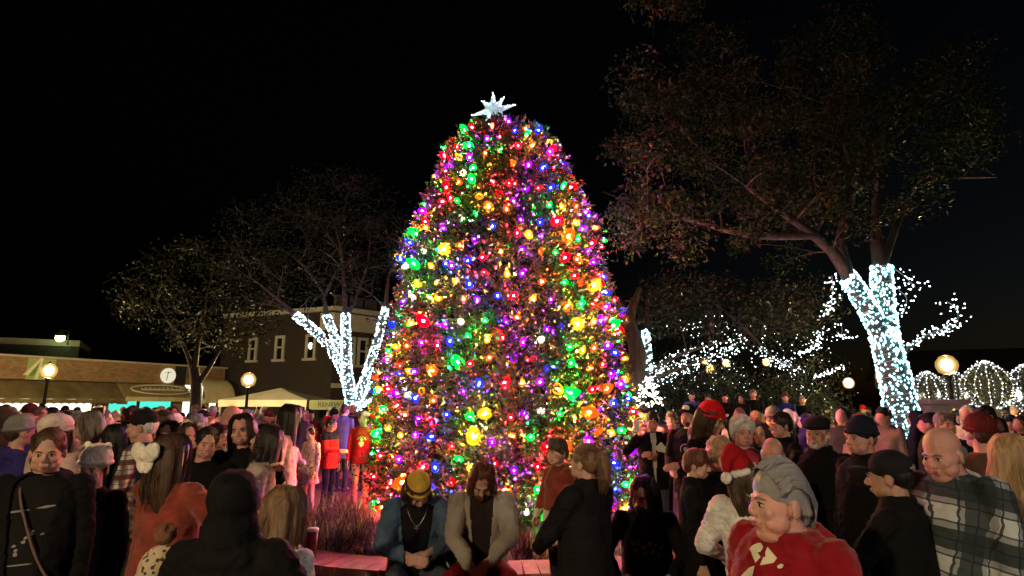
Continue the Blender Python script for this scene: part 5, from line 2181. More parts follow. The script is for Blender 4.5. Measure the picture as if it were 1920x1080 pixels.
def build_hat(root, F, hat, rnd, fine, vx):
    kind, mat = hat[0], hat[1]
    mat2 = hat[2] if len(hat) > 2 else mat
    voxel = max(.008, vx * .8)

    def fin(h, nm, m, sm=2, fz=0, k=60, parent=root):
        q = MB(); add_t(q, h, F.H)
        me = bake_remesh(q.verts(), q.F, voxel, sm)
        if fz:
            folds(me, fz, k, rnd.randrange(999), (1, 1, 1))
        return link(nm, me, m, parent)

    def band(h, z, r, th, n=20, tilt=.012):
        for k in range(n):
            a0_, a1_ = 2 * math.pi * k / n, 2 * math.pi * (k + 1) / n
            q = lambda a: (.088 * r * math.cos(a), .018 + .103 * r * math.sin(a), z + tilt * -math.sin(a))
            h.cap(q(a0_), q(a1_), th, th, 7)

    if kind == 'beanie':
        h = MB(); h.ell((0, .020, 1.688), (.096, .111, .102), 18, 12); o = fin(h, "hat", mat, 2, .003, 70)
        h = MB(); band(h, 1.664, 1.03, .017); fin(h, "hat_brim", mat2, 1, .002, 140, o)
        if 'pom' in hat:
            h = MB()
            for k in range(40):
                v = Vector((rnd.gauss(0, 1), rnd.gauss(0, 1), rnd.gauss(0, 1))).normalized() * .035
                h.ell((v.x, .02 + v.y, 1.835 + v.z), .02, 7, 5)
            m3 = hat[3]
            fin(h, "pompom", m3, 0, .004, 200, o)
        if 'stripe' in hat:
            h = MB(); band(h, 1.715, 1.05, .011); fin(h, "hat_stripe", hat[3], 1, 0, 60, o)
        if 'badge' in hat:
            h = MB(); h.ell((-.03, -.09, 1.665), (.014, .012, .014), 8, 6); fin(h, "badge", hat[3], 0, 0, 60, o)
        if 'ears' in hat:
            for s in (-1, 1):
                h = MB(); h.ell((s * .062, .015, 1.775), (.026, .016, .026), 10, 7); fin(h, "hat_ear", mat, 0, .002, 200, o)
    elif kind == 'cap':
        h = MB(); h.ell((0, .020, 1.682), (.092, .106, .088), 18, 12); o = fin(h, "hat", mat)
        s_ = -1 if 'back' in hat else 1
        h = MB(); h.ell((0, -.135 * s_ + (.04 if s_ < 0 else 0), 1.678), (.066, .062, .009), 14, 7, rot('X', -8 * s_)); fin(h, "visor", mat, 1, 0, 60, o)
        if mat2 is not mat:
            h = MB(); h.ell((0, -.075, 1.712), (.045, .022, .034), 10, 8); fin(h, "hat_panel", mat2, 1, 0, 60, o)
    elif kind == 'flatcap':
        h = MB(); h.ell((0, .005, 1.705), (.102, .125, .055), 18, 10, rot('X', 8)); h.ell((0, .02, 1.68), (.092, .106, .05), 16, 10); o = fin(h, "hat", mat)
        h = MB(); h.ell((0, -.115, 1.685), (.07, .05, .01), 14, 7, rot('X', -12)); fin(h, "visor", mat, 1, 0, 60, o)
    elif kind == 'bucket':
        h = MB(); h.ell((0, .02, 1.70), (.098, .112, .09), 18, 12); o = fin(h, "hat", mat, 2, .004, 60)
        h = MB()
        h.lathe([(.095, 1.665), (.15, 1.635), (.15, 1.628), (.09, 1.655)], (0, .02, 0), 24); fin(h, "hat_brim", mat2, 1, .003, 60, o)
    elif kind == 'slouch':
        h = MB(); h.ell((0, .03, 1.70), (.115, .13, .095), 18, 12); o = fin(h, "hat", mat, 2, .006, 60)
        h = MB(); band(h, 1.662, 1.08, .02); fin(h, "hat_brim", mat2, 1, .003, 120, o)
    elif kind == 'santa':
        h = MB(); h.ell((0, .022, 1.70), (.094, .108, .10), 18, 12)
        h.tube([(0, .03, 1.75), (.02, .07, 1.80), (.06, .13, 1.76), (.09, .16, 1.68)], [.085, .07, .045, .02], 12)
        o = fin(h, "hat", mat, 2, .003)
        h = MB(); band(h, 1.672, 1.06, .026, 20, .018); fin(h, "hat_brim", mat2, 1, .005, 150, o)
        h = MB()
        for k in range(30):
            v = Vector((rnd.gauss(0, 1), rnd.gauss(0, 1), rnd.gauss(0, 1))).normalized() * .024
            h.ell((.095 + v.x, .165 + v.y, 1.645 + v.z), .018, 7, 5)
        fin(h, "pompom", mat2, 0, .004, 200, o)
    elif kind == 'headband':
        h = MB()
        pth = [(.084 * math.cos(a), .0 + .01 * math.cos(a), 1.668 + .108 * math.sin(a)) for a in np.linspace(rad(-10), rad(190), 15)]
        h.tube(pth, .011, 8); fin(h, "headband", mat, 1)
    elif kind == 'bow':
        h = MB()
        sd_ = hat[2] if len(hat) > 2 and not hasattr(hat[2], 'node_tree') else 0
        c_ = np.array((sd_, .142, 1.635))
        for s in (-1, 1):
            h.ell(c_ + np.array((s * .052, .016, .024)), (.066, .022, .056), 14, 9, rot('Y', -s * 28))
            h.ell(c_ + np.array((s * .082, .014, .034)), (.040, .018, .050), 12, 8, rot('Y', -s * 10))
            h.ell(c_ + np.array((s * .034, .010, -.048)), (.036, .013, .058), 12, 8, rot('Y', s * 30))
        h.ell(c_ + np.array((0, .026, 0)), (.022, .02, .022), 8, 6)
        fin(h, "hair_bow", mat, 2, .001, 60)


# ---- prints laid on a garment
def decal(obj, root, shapes, origin, aim, mat, name="print", up=(0, 0, 1), lift=.004):
    """Flat shapes (lists of 2-D polygons, metres) projected along aim (thing space) on to the garment surface."""
    me = obj.data
    bv = BVHTree.FromPolygons([v.co for v in me.vertices], [tuple(p.vertices) for p in me.polygons])
    aim = Vector(aim).normalized()
    ux = aim.cross(Vector(up)).normalized()
    uy = ux.cross(aim)
    mb = MB()
    for poly in shapes:
        ps = []
        n = len(poly)
        c = (sum(p[0] for p in poly) / n, sum(p[1] for p in poly) / n)
        rings = [1.0, .5]
        for r in rings:
            for i in range(n):
                ps.append((c[0] + (poly[i][0] - c[0]) * r, c[1] + (poly[i][1] - c[1]) * r))
        ps.append(c)
        pts = []
        for x, y in ps:
            o = Vector(origin) + ux * x + uy * y - aim * .6
            h = bv.ray_cast(o, aim)
            pts.append((h[0] - aim * lift) if h[0] is not None else (Vector(origin) + ux * x + uy * y))
        f = []
        for i in range(n):
            j = (i + 1) % n
            f += [(i, j, n + j, n + i), (n + i, n + j, 2 * n)]
        mb.add([tuple(p) for p in pts], f)
    return mb.build(name, mat, root)


def child_of(root, nm):
    for c_ in root.children:
        if c_.name.split('.')[0] == nm:
            return c_

# ================================================================== THE CAST
blk = cloth("black", (.0055, .0055, .006)); blk2 = cloth("soft_black", (.010, .009, .010)); navy = cloth("navy", (.012, .016, .035))
char = cloth("charcoal", (.035, .034, .036)); brown = cloth("brown", (.10, .05, .03)); rust = cloth("rust", (.21, .038, .022), var=.3, sheen=.3)
red = cloth("red", (.23, .004, .010), sheen=.2); redj = cloth("bright_red", (.55, .02, .025)); maroon = cloth("maroon", (.13, .008, .014))
beige = cloth("beige", (.42, .33, .27)); pinkp = cloth("pale_pink", (.62, .44, .40)); white = cloth("white_fleece", (.72, .70, .66), bump=.8, bscale=60)
cream = cloth("cream_knit", (.66, .60, .50), bump=.7, bscale=55); greyk = cloth("grey_knit", (.33, .30, .27), bump=.9, bscale=60, stretch=(1, 1, .5))
denim = cloth("blue_twill", (.06, .10, .16), var=.35); jeans = cloth("jeans", (.06, .075, .11)); bluep = cloth("blue_puffer", (.06, .07, .24)); blueh = cloth("indigo", (.035, .03, .16))
yell = cloth("yellow_knit", (.62, .40, .06), bump=.8, bscale=70); redk = cloth("red_knit", (.62, .012, .015), bump=.8, bscale=70); navyk = cloth("navy_knit", (.012, .015, .03), bump=.8, bscale=70)
whitek = cloth("white_knit", (.74, .70, .63), bump=.9, bscale=60); maroonk = cloth("maroon_knit", (.12, .015, .016), bump=.9, bscale=60); fur = cloth("brown_fur", (.17, .075, .045), bump=1.0, bscale=120)
greyj = cloth("grey_rose", (.22, .17, .16)); capb = cloth("cap_black", (.014, .013, .016)); capg = cloth("grey_cap", (.10, .10, .10)); greyknit = cloth("grey_hat", (.22, .22, .22), bump=.8, bscale=60)
plaidw = stripes_mat("plaid_shirt", (.62, .56, .50), [((0, 0, 1), .105, .042, (.10, .03, .03), .9), ((1, 0, 0), .07, .026, (.10, .03, .03), .65), ((0, 1, 0), .07, .026, (.10, .03, .03), .65), ((0, 0, 1), .0525, .006, (.05, .03, .03), .8)])
plaidj = stripes_mat("plaid_jacket", (.50, .54, .56), [((.1, .25, 1), .24, .10, (.012, .018, .022), .9), ((.5, 1, -.3), .20, .09, (.012, .018, .022), .85), ((.1, .25, 1), .24, .155, (.03, .04, .045), .45), ((.5, 1, -.3), .20, .125, (.03, .04, .045), .45), ((.5, 1, -.3), .066, .008, (.02, .03, .035), .9), ((.1, .25, 1), .08, .008, (.02, .03, .035), .9)])
floral = spots_mat("floral_pink", (.66, .45, .38), (.40, .08, .08), 14, .30)
legspot = spots_mat("spotted_leggings", (.66, .42, .40), (.05, .02, .02), 15, .27)
leop = spots_mat("leopard_knit", (.50, .40, .28), (.06, .045, .035), 34, .34)
printw = cloth("print_cream", (.72, .68, .52), bump=.05); printg = cloth("print_grey", (.26, .26, .26), bump=.05); printgold = cloth("print_gold", (.14, .10, .05), bump=.05)
bedg = lambda px, d: bed_z(P(px, 760, d).x, d)


def held(person_root, name, label, cat):
    t = thing(name, label, cat, tuple(person_root.location), person_root.rotation_euler[2])
    t.scale = person_root.scale
    return t


def blob(cx, cy, rx, ry, n=10, rnd=random, a=0):
    out = []
    for k in range(n):
        t = 2 * math.pi * k / n
        r = 1 + rnd.uniform(-.22, .22)
        x, y = rx * r * math.cos(t), ry * r * math.sin(t)
        out.append((cx + x * math.cos(a) - y * math.sin(a), cy + x * math.sin(a) + y * math.cos(a)))
    return out


# ---------------------------------------------------------------- left foreground
p = person("woman in black with a thin strap across her printed black T-shirt, brown hair pulled back", 97, 797, 3.3, face=22, head=(8, 10, 0), fat=.45, hair=('pulled', 'brown'), top=blk, inner=blk2, legs=blk, open_=.10, hood=1, hem=.74, skin='fair', voxel=.010)
sh = child_of(p, "shirt")
rp_ = random.Random(5)
shp = [blob(-.055, .085, .045, .006, 8, rp_, .1), blob(.06, .10, .045, .006, 8, rp_, .1)] + [blob(rp_.gauss(.0, .03), -.02 - .022 * k + rp_.uniform(-.01, .01), .010, .007, 8, rp_, .3) for k in range(6) for _ in (0, 1)] + [blob(-.02, -.19, .06, .004, 8, rp_, .05)]
decal(sh, p, shp, (0, -.1, 1.22), (0, 1, 0), printg, "print")
t = held(p, "shoulder_bag", "dark bag hanging on a thin strap across the printed black T-shirt", "bag")
mb = MB()
path = [(-.10, .03, 1.46), (-.085, -.07, 1.42), (-.05, -.135, 1.34), (.0, -.165, 1.22), (.06, -.185, 1.08), (.13, -.175, .95), (.19, -.12, .86)]
mb.tube(smooth_path(path, 24), .007, 6); mb.build("strap", pm("strap_brown", (.16, .10, .08), bump=.1), t)
mb = MB(); mb.ell((.22, -.10, .76), (.05, .11, .10), 12, 8); mb.box((.22, -.10, .82), (.07, .2, .06)); mb.build("pouch", pm("bag_leather", (.02, .018, .018), rough=.5), t)

p = person("child in a white knit beanie and black sweatshirt with a small pale logo", 181, 828, 3.7, face=12, head=(0, 8, 4), hs=1.06, hair=('short', 'brown'), hat=('beanie', whitek, whitek, whitek, 'ears'), top=blk, legs=blk, hem=.8, collar=1, skin='kid', crown_extra=.045, voxel=.010)
decal(child_of(p, "jacket"), p, [blob(.05, 0, .05, .009, 10, rp_, .2), blob(.07, .004, .025, .014, 8, rp_, .2)], (0, -.12, 1.28), (0, 1, 0), printg, "logo")

p = person("older man in a black cap and navy quilted vest over a plaid flannel shirt", 268, 765, 4.9, face=-78, head=(0, 4, 0), fat=.55, hair=('short', 'white'), hat=('cap', capb), top=(plaidw, navy), legs=char, hem=.78, skin='pink', L=(.26, -.16, .86), Rr=(-.22, -.05, .9), collar=1, voxel=.011,
           zones=lambda q, c_: 1 if (abs(q[0]) < .185 and not (q[1] < -.10 and abs(q[0]) < .05)) else 0)
person("person wrapped in a pale pink coat under a wide cream and pink knit hat", 118, 769, 4.7, face=165, fat=.3, hair=('long', 'brown', 1.34), hat=('slouch', cloth("cream_pink", (.72, .58, .54), bump=.7, bscale=50), whitek), top=pinkp, legs=char, collar=2, hem=.7, crown_extra=.06, voxel=.013)
person("person in an indigo jacket and grey knit hat, seen from behind at the photo's edge", 48, 772, 4.9, face=155, hair=('short', 'brown'), hat=('beanie', greyknit), top=blueh, legs=char, hood=1, hem=.76, crown_extra=.045, voxel=.013)
person("person with a dark brown hood pulled up, at the photo's very edge", 12, 757, 5.1, face=150, hair=('short', 'brown'), top=cloth("dark_brown", (.05, .035, .022)), legs=blk, hood=2, hem=.7, crown_extra=.05, voxel=.013)
person("person with greyish brown hair in a pink checked coat behind the white-beanie child", 168, 768, 5.3, face=-55, head=(0, 10, 0), hair=('long', 'greybrown', 1.42), top=stripes_mat("pink_check", (.60, .42, .40), [((0, 0, 1), .09, .02, (.20, .10, .10), .7), ((1, 0, 0), .08, .02, (.20, .10, .10), .6)]), legs=char, collar=1, hem=.72, voxel=.013)
person("woman with black hair turned toward the shops behind the plaid-sleeved man", 213, 792, 5.0, face=-70, head=(0, 4, 0), hair=('long', 'black', 1.36), top=blk2, legs=blk, collar=1, hem=.75, voxel=.012)
person("dark-haired person wearing a white headband near the teal window", 198, 762, 6.4, face=120, hair=('long', 'dark', 1.4), hat=('headband', whitek), top=char, legs=blk, hem=.75, collar=1, voxel=.014)
person("man with short brown hair and stubble in a brown jacket beyond the plaid-sleeved man", 301, 766, 5.8, face=-75, head=(0, -4, 0), hair=('short', 'brown'), beard=('short', 'brown'), top=brown, legs=char, collar=1, voxel=.013, skin='tan')
person("woman with long dark hair facing the camera beyond the white bow", 317, 786, 5.3, face=8, hair=('long', 'dark', 1.36), top=char, legs=blk, collar=1, voxel=.012, smile=.4)
person("dark-haired girl with a pearly headband beside the smiling black-jacketed girl", 354, 789, 5.2, face=55, hair=('long', 'dark', 1.40), hat=('headband', whitek), top=blk2, legs=blk, voxel=.012)
person("person in a white cap under the olive awning", 331, 770, 6.6, face=170, hair=('short', 'brown'), hat=('cap', whitek), top=char, legs=blk, hem=.75, crown_extra=.03, voxel=.014)
person("person with frizzy grey hair behind the smiling girls", 372, 776, 6.4, face=-150, hair=('curly', 'grey'), top=beige, legs=char, hem=.75, collar=1, voxel=.013)
person("dark-haired girl turned toward the tree behind the smiling black-jacketed girl", 412, 790, 5.4, face=75, hair=('short', 'black'), top=blk, legs=blk, collar=1, voxel=.012)
person("bald man looking up near the white tent", 431, 757, 6.8, face=-60, head=(0, -6, 0), hair=('bald', 'greybrown'), top=cloth("white_shirt", (.55, .53, .5)), legs=char, collar=1, voxel=.013, skin='pink')

p = person("girl in a rust-red fleece, big white bow in her long brown hair, arms outstretched", 334, 808, 3.4, face=163, fat=.3, head=(-6, 0, 0), hair=('long', 'brown', 1.33), hat=('bow', whitek, .045), top=rust, legs=blk, hem=.80, flare=.05, trim=('hem', whitek, .018), Rr=(-.56, -.14, 1.34), hR=(0, 0, -1), L=(.16, -.48, 1.22), hL=(.5, 0, -.8), armr=1.12, voxel=.010, skin='kid', curl=(.4, .4))
p = person("laughing woman with long dark hair in a black jacket, arms round two girls", 455, 772, 4.65, face=4, head=(6, 2, -8), smile=1, hair=('long', 'dark', 1.36), top=blk, legs=blk, collar=1, L=(.36, -.22, 1.33), hL=(.3, .3, -.8), Rr=(-.36, -.2, 1.27), hR=(-.3, .3, -.8), voxel=.010, skin='pink', hand_n={'L': (0, -.5, .8)})
p = person("girl in a taupe jacket gazing upward with a smile, dark hair down her back", 499, 793, 4.45, face=-72, head=(0, -14, 0), smile=.9, hair=('long', 'dark', 1.34), top=beige, legs=blk2, collar=1, hem=.74, Rr=(-.2, -.3, 1.1), voxel=.010, skin='fair')
p = person("smiling girl in a black jacket with dark hair drawn back, beside the white bow", 391, 796, 4.4, face=32, head=(4, 6, 6), smile=.9, hair=('pulled', 'black'), top=blk, legs=blk, collar=1, voxel=.010, skin='pink')
p = person("tall woman with long dark hair in a pale pink jacket, in profile before the tent", 537, 755, 6.0, face=-78, head=(0, -8, 0), hair=('long', 'dark', 1.28), top=pinkp, legs=blk2, collar=1, hem=.72, voxel=.012)
p = person("bulky figure in a black hooded coat seen from behind, hood up", 454, 868, 2.25, face=178, fat=.85, top=blk, legs=blk, hair=('short', 'black'), hood=2, hem=.70, crown_extra=.05, armr=1.25, L=(.34, -.22, 1.0), Rr=(-.36, -.20, 1.0), voxel=.012)
p = person("small child in a spotted beige hat with a fluffy brown pompom", 322, 984, 2.35, face=165, hs=1.15, hair=('short', 'brown'), hat=('beanie', leop, leop, fur, 'pom'), top=cloth("spotty_beige", (.30, .25, .19), var=.6, scale=20), legs=char, hood=0, collar=1, crown_extra=.13, skin='kid', voxel=.011)
p = person("child with light brown hair in a white fleece coat, seen from behind", 545, 905, 2.75, face=150, head=(0, 6, 0), hs=1.08, hair=('long', 'lightbrown', 1.40), top=white, legs=char, hem=.55, flare=.02, collar=1, skin='kid', voxel=.010)
t = thing("tumbler", "maroon drinks tumbler with a pale lid standing on the brick coping", "tumbler", (P(592, 900, 5.38).x, 5.38, .4535))
mb = MB(); mb.lathe([(.032, 0), (.036, .01), (.045, .12), (.047, .235)], n=20); mb.build("cup", pm("maroon_enamel", (.16, .012, .03), rough=.3, bump=0), t)
mb = MB(); mb.lathe([(.050, .232), (.050, .25), (.04, .258), (.012, .262)], n=20); mb.tube([(0.015, 0, .26), (.02, 0, .31)], .004, 6); mb.build("lid", pm("pale_lid", (.7, .66, .62), rough=.3, bump=0), t)

# ---------------------------------------------------------------- children by the tree
p = person("little girl with auburn hair bowing her head in a pink floral jacket", 550, 806, 7.0, face=70, head=(0, 26, 0), g=bedg(550, 7.0), hs=1.12, hair=('long', 'auburn', 1.42), top=floral, legs=blk2, collar=1, hem=.74, Rr=(-.1, -.28, 1.22), L=(.1, -.28, 1.2), skin='kid', voxel=.012)
p = person("little girl in a puffy pale floral coat and white headband by the planter edge", 583, 800, 8.2, face=-25, g=bedg(583, 8.2), head=(0, 10, 0), hs=1.14, hair=('pulled', 'brown'), hat=('headband', whitek), top=floral, legs=pinkp, shoes=pm("pink_shoe", (.45, .12, .13)), collar=2, hem=.62, flare=.05, skin='kid', voxel=.012)
p = person("boy in a red jacket with navy shoulders standing in profile in the planter", 624, 780, 8.5, face=72, g=bedg(624, 8.5), head=(0, 4, 0), hs=1.08, hair=('short', 'dark'), top=(redj, navy), legs=navy, shoes=pm("tan_shoe", (.42, .24, .2)), collar=1, hem=.80, skin='kid', Rr=(-.12, -.3, 1.14), voxel=.011, zones=lambda q, c_: 1 if q[2] > 1.34 else 0)
p = person("girl in a red printed top and spotted leggings with a hand on her forehead", 682, 768, 8.7, face=8, g=bedg(682, 8.7), hs=1.08, hair=('pulled', 'lightbrown'), top=redj, legs=legspot, shoes=pm("pale_shoe", (.5, .42, .38)), hem=.82, L=(.14, -.14, 1.70), hL=(.9, -.1, -.1), skin='kid', voxel=.011)
rp_ = random.Random(9)
decal(child_of(p, "top"), p, [blob(0, -.02, .045, .06, 12, rp_), blob(0, .055, .03, .025, 10, rp_)] + [blob(.075 * math.cos(a), .05 + .05 * math.sin(a), .014, .01, 8, rp_) for a in np.linspace(.2, 2.9, 6)], (0, -.12, 1.2), (0, 1, 0), printw, "print")
person("adult in a blue puffer coat seen from behind beside the girl in red", 648, 756, 10.2, face=160, g=bedg(648, 10.2), fat=.3, hair=('short', 'dark'), top=bluep, legs=navy, collar=2, hem=.66, voxel=.014)
person("bald bearded man facing the camera under the wrapped crape myrtle", 661, 756, 13.9, face=5, hair=('bald', 'brown'), beard=('short', 'brown'), top=char, legs=blk, collar=1, voxel=.013, skin='pink')

# ---------------------------------------------------------------- the seated three and the pair
p = person("seated person in a yellow beanie with a dark stripe and a blue jacket, head bowed", 786, 884, 4.78, face=14, pose='sit', lean=20, head=(10, 30, -6), fat=.35, hair=('long', 'brown', 1.30), hat=('beanie', yell, yell, cloth("stripe_brown", (.05, .03, .02)), 'stripe'), top=denim, inner=blk2, open_=.11, hem=.72, legs=jeans, L=(.05, -.40, .66), Rr=(-.05, -.42, .65), hL=(.9, .2, -.3), hR=(-.9, .2, -.3), crown_extra=.05, armr=1.25, voxel=.010, curl=(1.0, 1.1), collar=1, spread=.12)
t = held(p, "necklace", "small silver cross pendant worn over the dark shirt of the beanie wearer", "necklace")
Fy = Fig('sit', 20, 0, 0)
mb = MB(); q = Fy.U([(0, -.118, 1.33), (0, -.118, 1.28), (-.017, -.12, 1.315), (.017, -.12, 1.315)]) + np.array((0, -.012, 0))
mb.cap(q[0], q[1], .006, .006, 6); mb.cap(q[2], q[3], .006, .006, 6); mb.build("cross", pm("silver", (.7, .7, .7), metal=1, rough=.25, bump=0), t)
mb = MB(); cp = Fy.U([(-.085, -.02, 1.47), (-.06, -.10, 1.41), (0, -.125, 1.335), (.06, -.10, 1.41), (.085, -.02, 1.47)]) + np.array((0, -.006, 0))
mb.tube(smooth_path(cp, 20), .0022, 5); mb.build("chain", pm("silver", (.7,) * 3), t)
p = person("seated bearded man with long auburn hair in an open grey cardigan, looking down", 905, 870, 4.80, face=1, pose='sit', lean=15, head=(0, 26, 2), hair=('long', 'auburn', 1.42), beard=('long', 'auburn', .8), top=greyk, inner=cloth("brown_shirt", (.028, .018, .018)), open_=.075, hem=.66, legs=cloth("crimson_trousers", (.20, .010, .022)), L=(.06, -.44, .62), Rr=(-.07, -.45, .60), hL=(.95, .1, -.3), hR=(-.95, .1, -.3), armr=1.18, voxel=.010, curl=(.8, .9), spread=.15, fat=.15)
p = person("seated man with long dark hair and full beard in a black hoodie, glancing aside", 1203, 890, 4.55, face=-12, pose='sit', lean=18, head=(-24, 4, 0), hair=('long', 'dark', 1.40), beard=('long', 'dark', 1.0), top=blk, legs=jeans, hood=1, collar=1, hem=.74, fat=.35, Rr=(-.20, -.38, .56), L=(.16, -.42, .62), hR=(-.8, .3, -.4), skin='fair', voxel=.010, spread=.12)
rp_ = random.Random(12)
jk = child_of(p, "jacket")
Fy = Fig('sit', 18)
decal(jk, p, [[(x - .016, y), (x - .012, y + .03), (x + .016, y + .032), (x + .008, y + .002)] for x, y in ((-.10, .02), (-.06, .03), (-.02, .0), (.03, .02), (.07, .01), (.11, .0), (-.08, -.03), (-.01, -.045), (.05, -.03), (.09, -.05))], tuple(Fy.U((0, -.13, 1.24))), (0, .95, -.2), printgold, "print")
p = person("woman with a blond ponytail in a black coat, seen from behind, carrying a toddler", 1093, 825, 3.6, face=-132, head=(0, 0, 0), hair=('ponytail', 'lightbrown', 1.47), top=blk2, legs=blk, collar=2, hem=.62, fat=.35, L=(.12, -.32, 1.06), Rr=(-.16, -.30, 1.10), hL=(.9, .2, -.5), armr=1.25, voxel=.010, skin='fair')
p = person("toddler in a rust and cream jacket held on the ponytailed woman's arm", 1043, 818, 3.92, face=-58, g=.58, head=(6, 2, 0), hs=1.32, hair=('mop', 'brown'), top=(rust, cream), legs=cloth("plum_trousers", (.03, .015, .04)), collar=2, hem=.82, fat=.3, armr=1.2, Rr=(-.20, -.20, .92), L=(.25, -.12, .95), skin='kid', voxel=.011, hand_sc=1.0, zones=lambda q, c_: 1 if (q[2] < 1.22 and abs(q[0]) < .20 and q[1] > -.06) or (q[2] < 1.0 and abs(q[0]) < .20) else 0)
t = thing("backpack", "black bag with a pale strap leaning on the coping between the seated people", "bag", (P(838, 1000, 5.0).x, 5.02, .45))
mb = MB(); mb.ell((0, 0, .15), (.12, .09, .17), 16, 10); mb.ell((0, -.06, .10), (.09, .05, .09), 12, 8)
me = bake_remesh(mb.verts(), mb.F, .012, 2); folds(me, .006, 40, 3); link("sack", me, blk, t)
mb = MB(); mb.tube(smooth_path([(-.04, -.09, .26), (-.02, -.11, .20), (.0, -.115, .13), (.03, -.10, .06)], 14), .008, 6); mb.build("strap", pm("pale_strap", (.5, .48, .48)), t)

# ---------------------------------------------------------------- right foreground
p = person("stout grey-haired woman in a red hooded sweatshirt with a cream print, in profile", 1447, 858, 1.98, drop=.045, face=-64, head=(-16, 0, 0), fat=.55, hair=('swept', 'grey'), top=red, legs=blk, hood=1, hem=.72, armr=1.0, skin='pink', voxel=.0085, L=(.27, -.10, .88), brow='grey')
jk = child_of(p, "jacket")
rp_ = random.Random(4)
decal(jk, p, [blob(-.055, .035, .026, .016, 12, rp_, .3), [(-.075, .015), (-.06, .03), (-.035, .01), (-.055, -.012)], [(-.015, .045), (.03, .02), (.022, .005), (-.035, -.015)], blob(.045, .0, .012, .006, 8, rp_, .6),
              [(-.075, -.03), (-.055, -.02), (-.06, -.075), (-.085, -.10), (-.115, -.08), (-.105, -.06)], [(-.115, -.085), (-.09, -.105), (-.10, -.19), (-.125, -.19)]], (.03, -.16, 1.395), (-.22, 1, -.05), printw, "print", lift=.005)
p = person("girl in a red Santa hat and fluffy white jacket, long brown hair, seen from behind", 1388, 842, 3.55, face=158, head=(0, 4, 14), hair=('long', 'brown', 1.40), hat=('santa', cloth("santa_red", (.32, .008, .014)), white), top=white, legs=blk, collar=1, hem=.97, L=(.22, -.22, 1.06), Rr=(-.24, -.18, 1.05), jit=1.2, crown_extra=.06, armr=1.3, voxel=.010, skin='kid')
p = person("youth with tousled auburn-brown hair in a long black coat, turned toward the crowd", 1306, 838, 4.3, face=66, head=(0, 6, 0), hair=('mop', 'auburn'), top=blk, legs=blk, collar=2, hem=.6, skin='fair', voxel=.010)
decal(child_of(p, "jacket"), p, [blob(0, 0, .018, .010, 8, rp_), blob(.012, -.02, .010, .010, 8, rp_)], (.08, -.14, 1.32), (-.3, 1, 0), printw, "badge")
p = person("white-haired woman in a dark open jacket over a red blouse, facing the camera", 1390, 776, 4.75, face=-6, head=(4, 3, 0), hair=('bob', 'white'), top=cloth("dark_olive", (.03, .025, .02)), inner=cloth("red_blouse", (.42, .03, .05)), open_=.085, hem=.74, legs=blk, skin='pink', voxel=.010, brow='greybrown')
p = person("person in a bright red knit hat with a yellow badge and long brown hair", 1334, 746, 5.0, face=34, head=(6, 18, 0), hair=('long', 'brown', 1.42), hat=('beanie', redk, redk, pm("badge_yellow", (.7, .45, .06)), 'badge'), top=blk, legs=blk, collar=1, hem=.7, L=(.1, -.3, 1.15), Rr=(-.1, -.3, 1.17), crown_extra=.05, voxel=.010)
t = held(p, "paper", "folded white programme in the hands of the red-hat wearer", "paper")
mb = MB(); mb.box((-.05, -.40, 1.24), (.10, .006, .15), rot('X', 20)); mb.build("sheet", pm("white_paper", (.78, .76, .74), bump=0), t, False)
p = person("bearded man in a dark cap with a white front panel and black hoodie", 1289, 754, 6.4, face=-38, head=(0, -6, 0), g=bedg(1289, 6.4), hair=('short', 'dark'), hat=('cap', capb, whitek), beard=('short', 'brown'), top=blk, legs=blk, hood=1, collar=1, skin='pink', L=(.0, -.33, 1.12), Rr=(-.1, -.32, 1.08), fat=.3, crown_extra=.03, voxel=.011)
decal(child_of(p, "jacket"), p, [blob(0, 0, .022, .022, 10, rp_)] + [[(r * math.cos(a), r * math.sin(a)), (r * math.cos(a + .28), r * math.sin(a + .28)), ((r - .010) * math.cos(a + .28), (r - .010) * math.sin(a + .28)), ((r - .010) * math.cos(a), (r - .010) * math.sin(a))] for r in (.06,) for a in np.arange(0, 3.6, .28)], (0, -.13, 1.27), (0, 1, 0), printg, "logo")
p = person("man in a black jacket and jeans raising a phone beside the tree's skirt", 1222, 769, 7.0, face=-8, g=bedg(1222, 7.0), head=(-8, 8, 4), hair=('short', 'dark'), top=blk, inner=cloth("white_tee", (.6, .58, .56)), open_=.03, collar=1, legs=jeans, skin='pink', Rr=(-.21, -.24, 1.46), hR=(-.6, .1, -.8), L=(.0, -.25, 1.22), hL=(.9, .1, -.5), curl=(.6, .9), voxel=.011)
t = held(p, "phone", "white-cased phone lifted near the jeans-wearing man's face", "phone")
mb = MB(); mb.box((-.215, -.30, 1.58), (.075, .01, .15), rot('Z', 15)); mb.build("case", pm("white_case", (.75, .72, .70), rough=.3, bump=0), t, False)
t = held(p, "paper", "white leaflet tucked at the jeans-wearing man's chest", "paper")
mb = MB(); mb.box((.09, -.20, 1.29), (.11, .006, .14), rot('Y', -40)); mb.build("sheet", pm("white_paper", (.78,) * 3), t, False)
p = person("child with curly blond hair in black between the Santa hat and the red knit hat", 1351, 820, 4.55, face=24, head=(0, 20, 0), hs=1.08, hair=('curlylong', 'blond'), top=blk, legs=blk, collar=1, skin='kid', voxel=.011)
p = person("bald elderly man with a pink scalp in a grey-rose jacket, facing the camera", 1448, 820, 4.2, face=-8, head=(0, 10, 0), fat=.4, hair=('bald', 'white'), top=greyj, legs=char, collar=1, skin='pink', voxel=.010, brow='white', crown_extra=.005)
p = person("dark-haired man in profile in a black jacket behind the bald elderly man", 1459, 768, 5.6, face=-84, head=(0, 4, 0), hair=('short', 'dark'), top=blk, legs=blk, collar=2, skin='pink', voxel=.011, fat=.2)
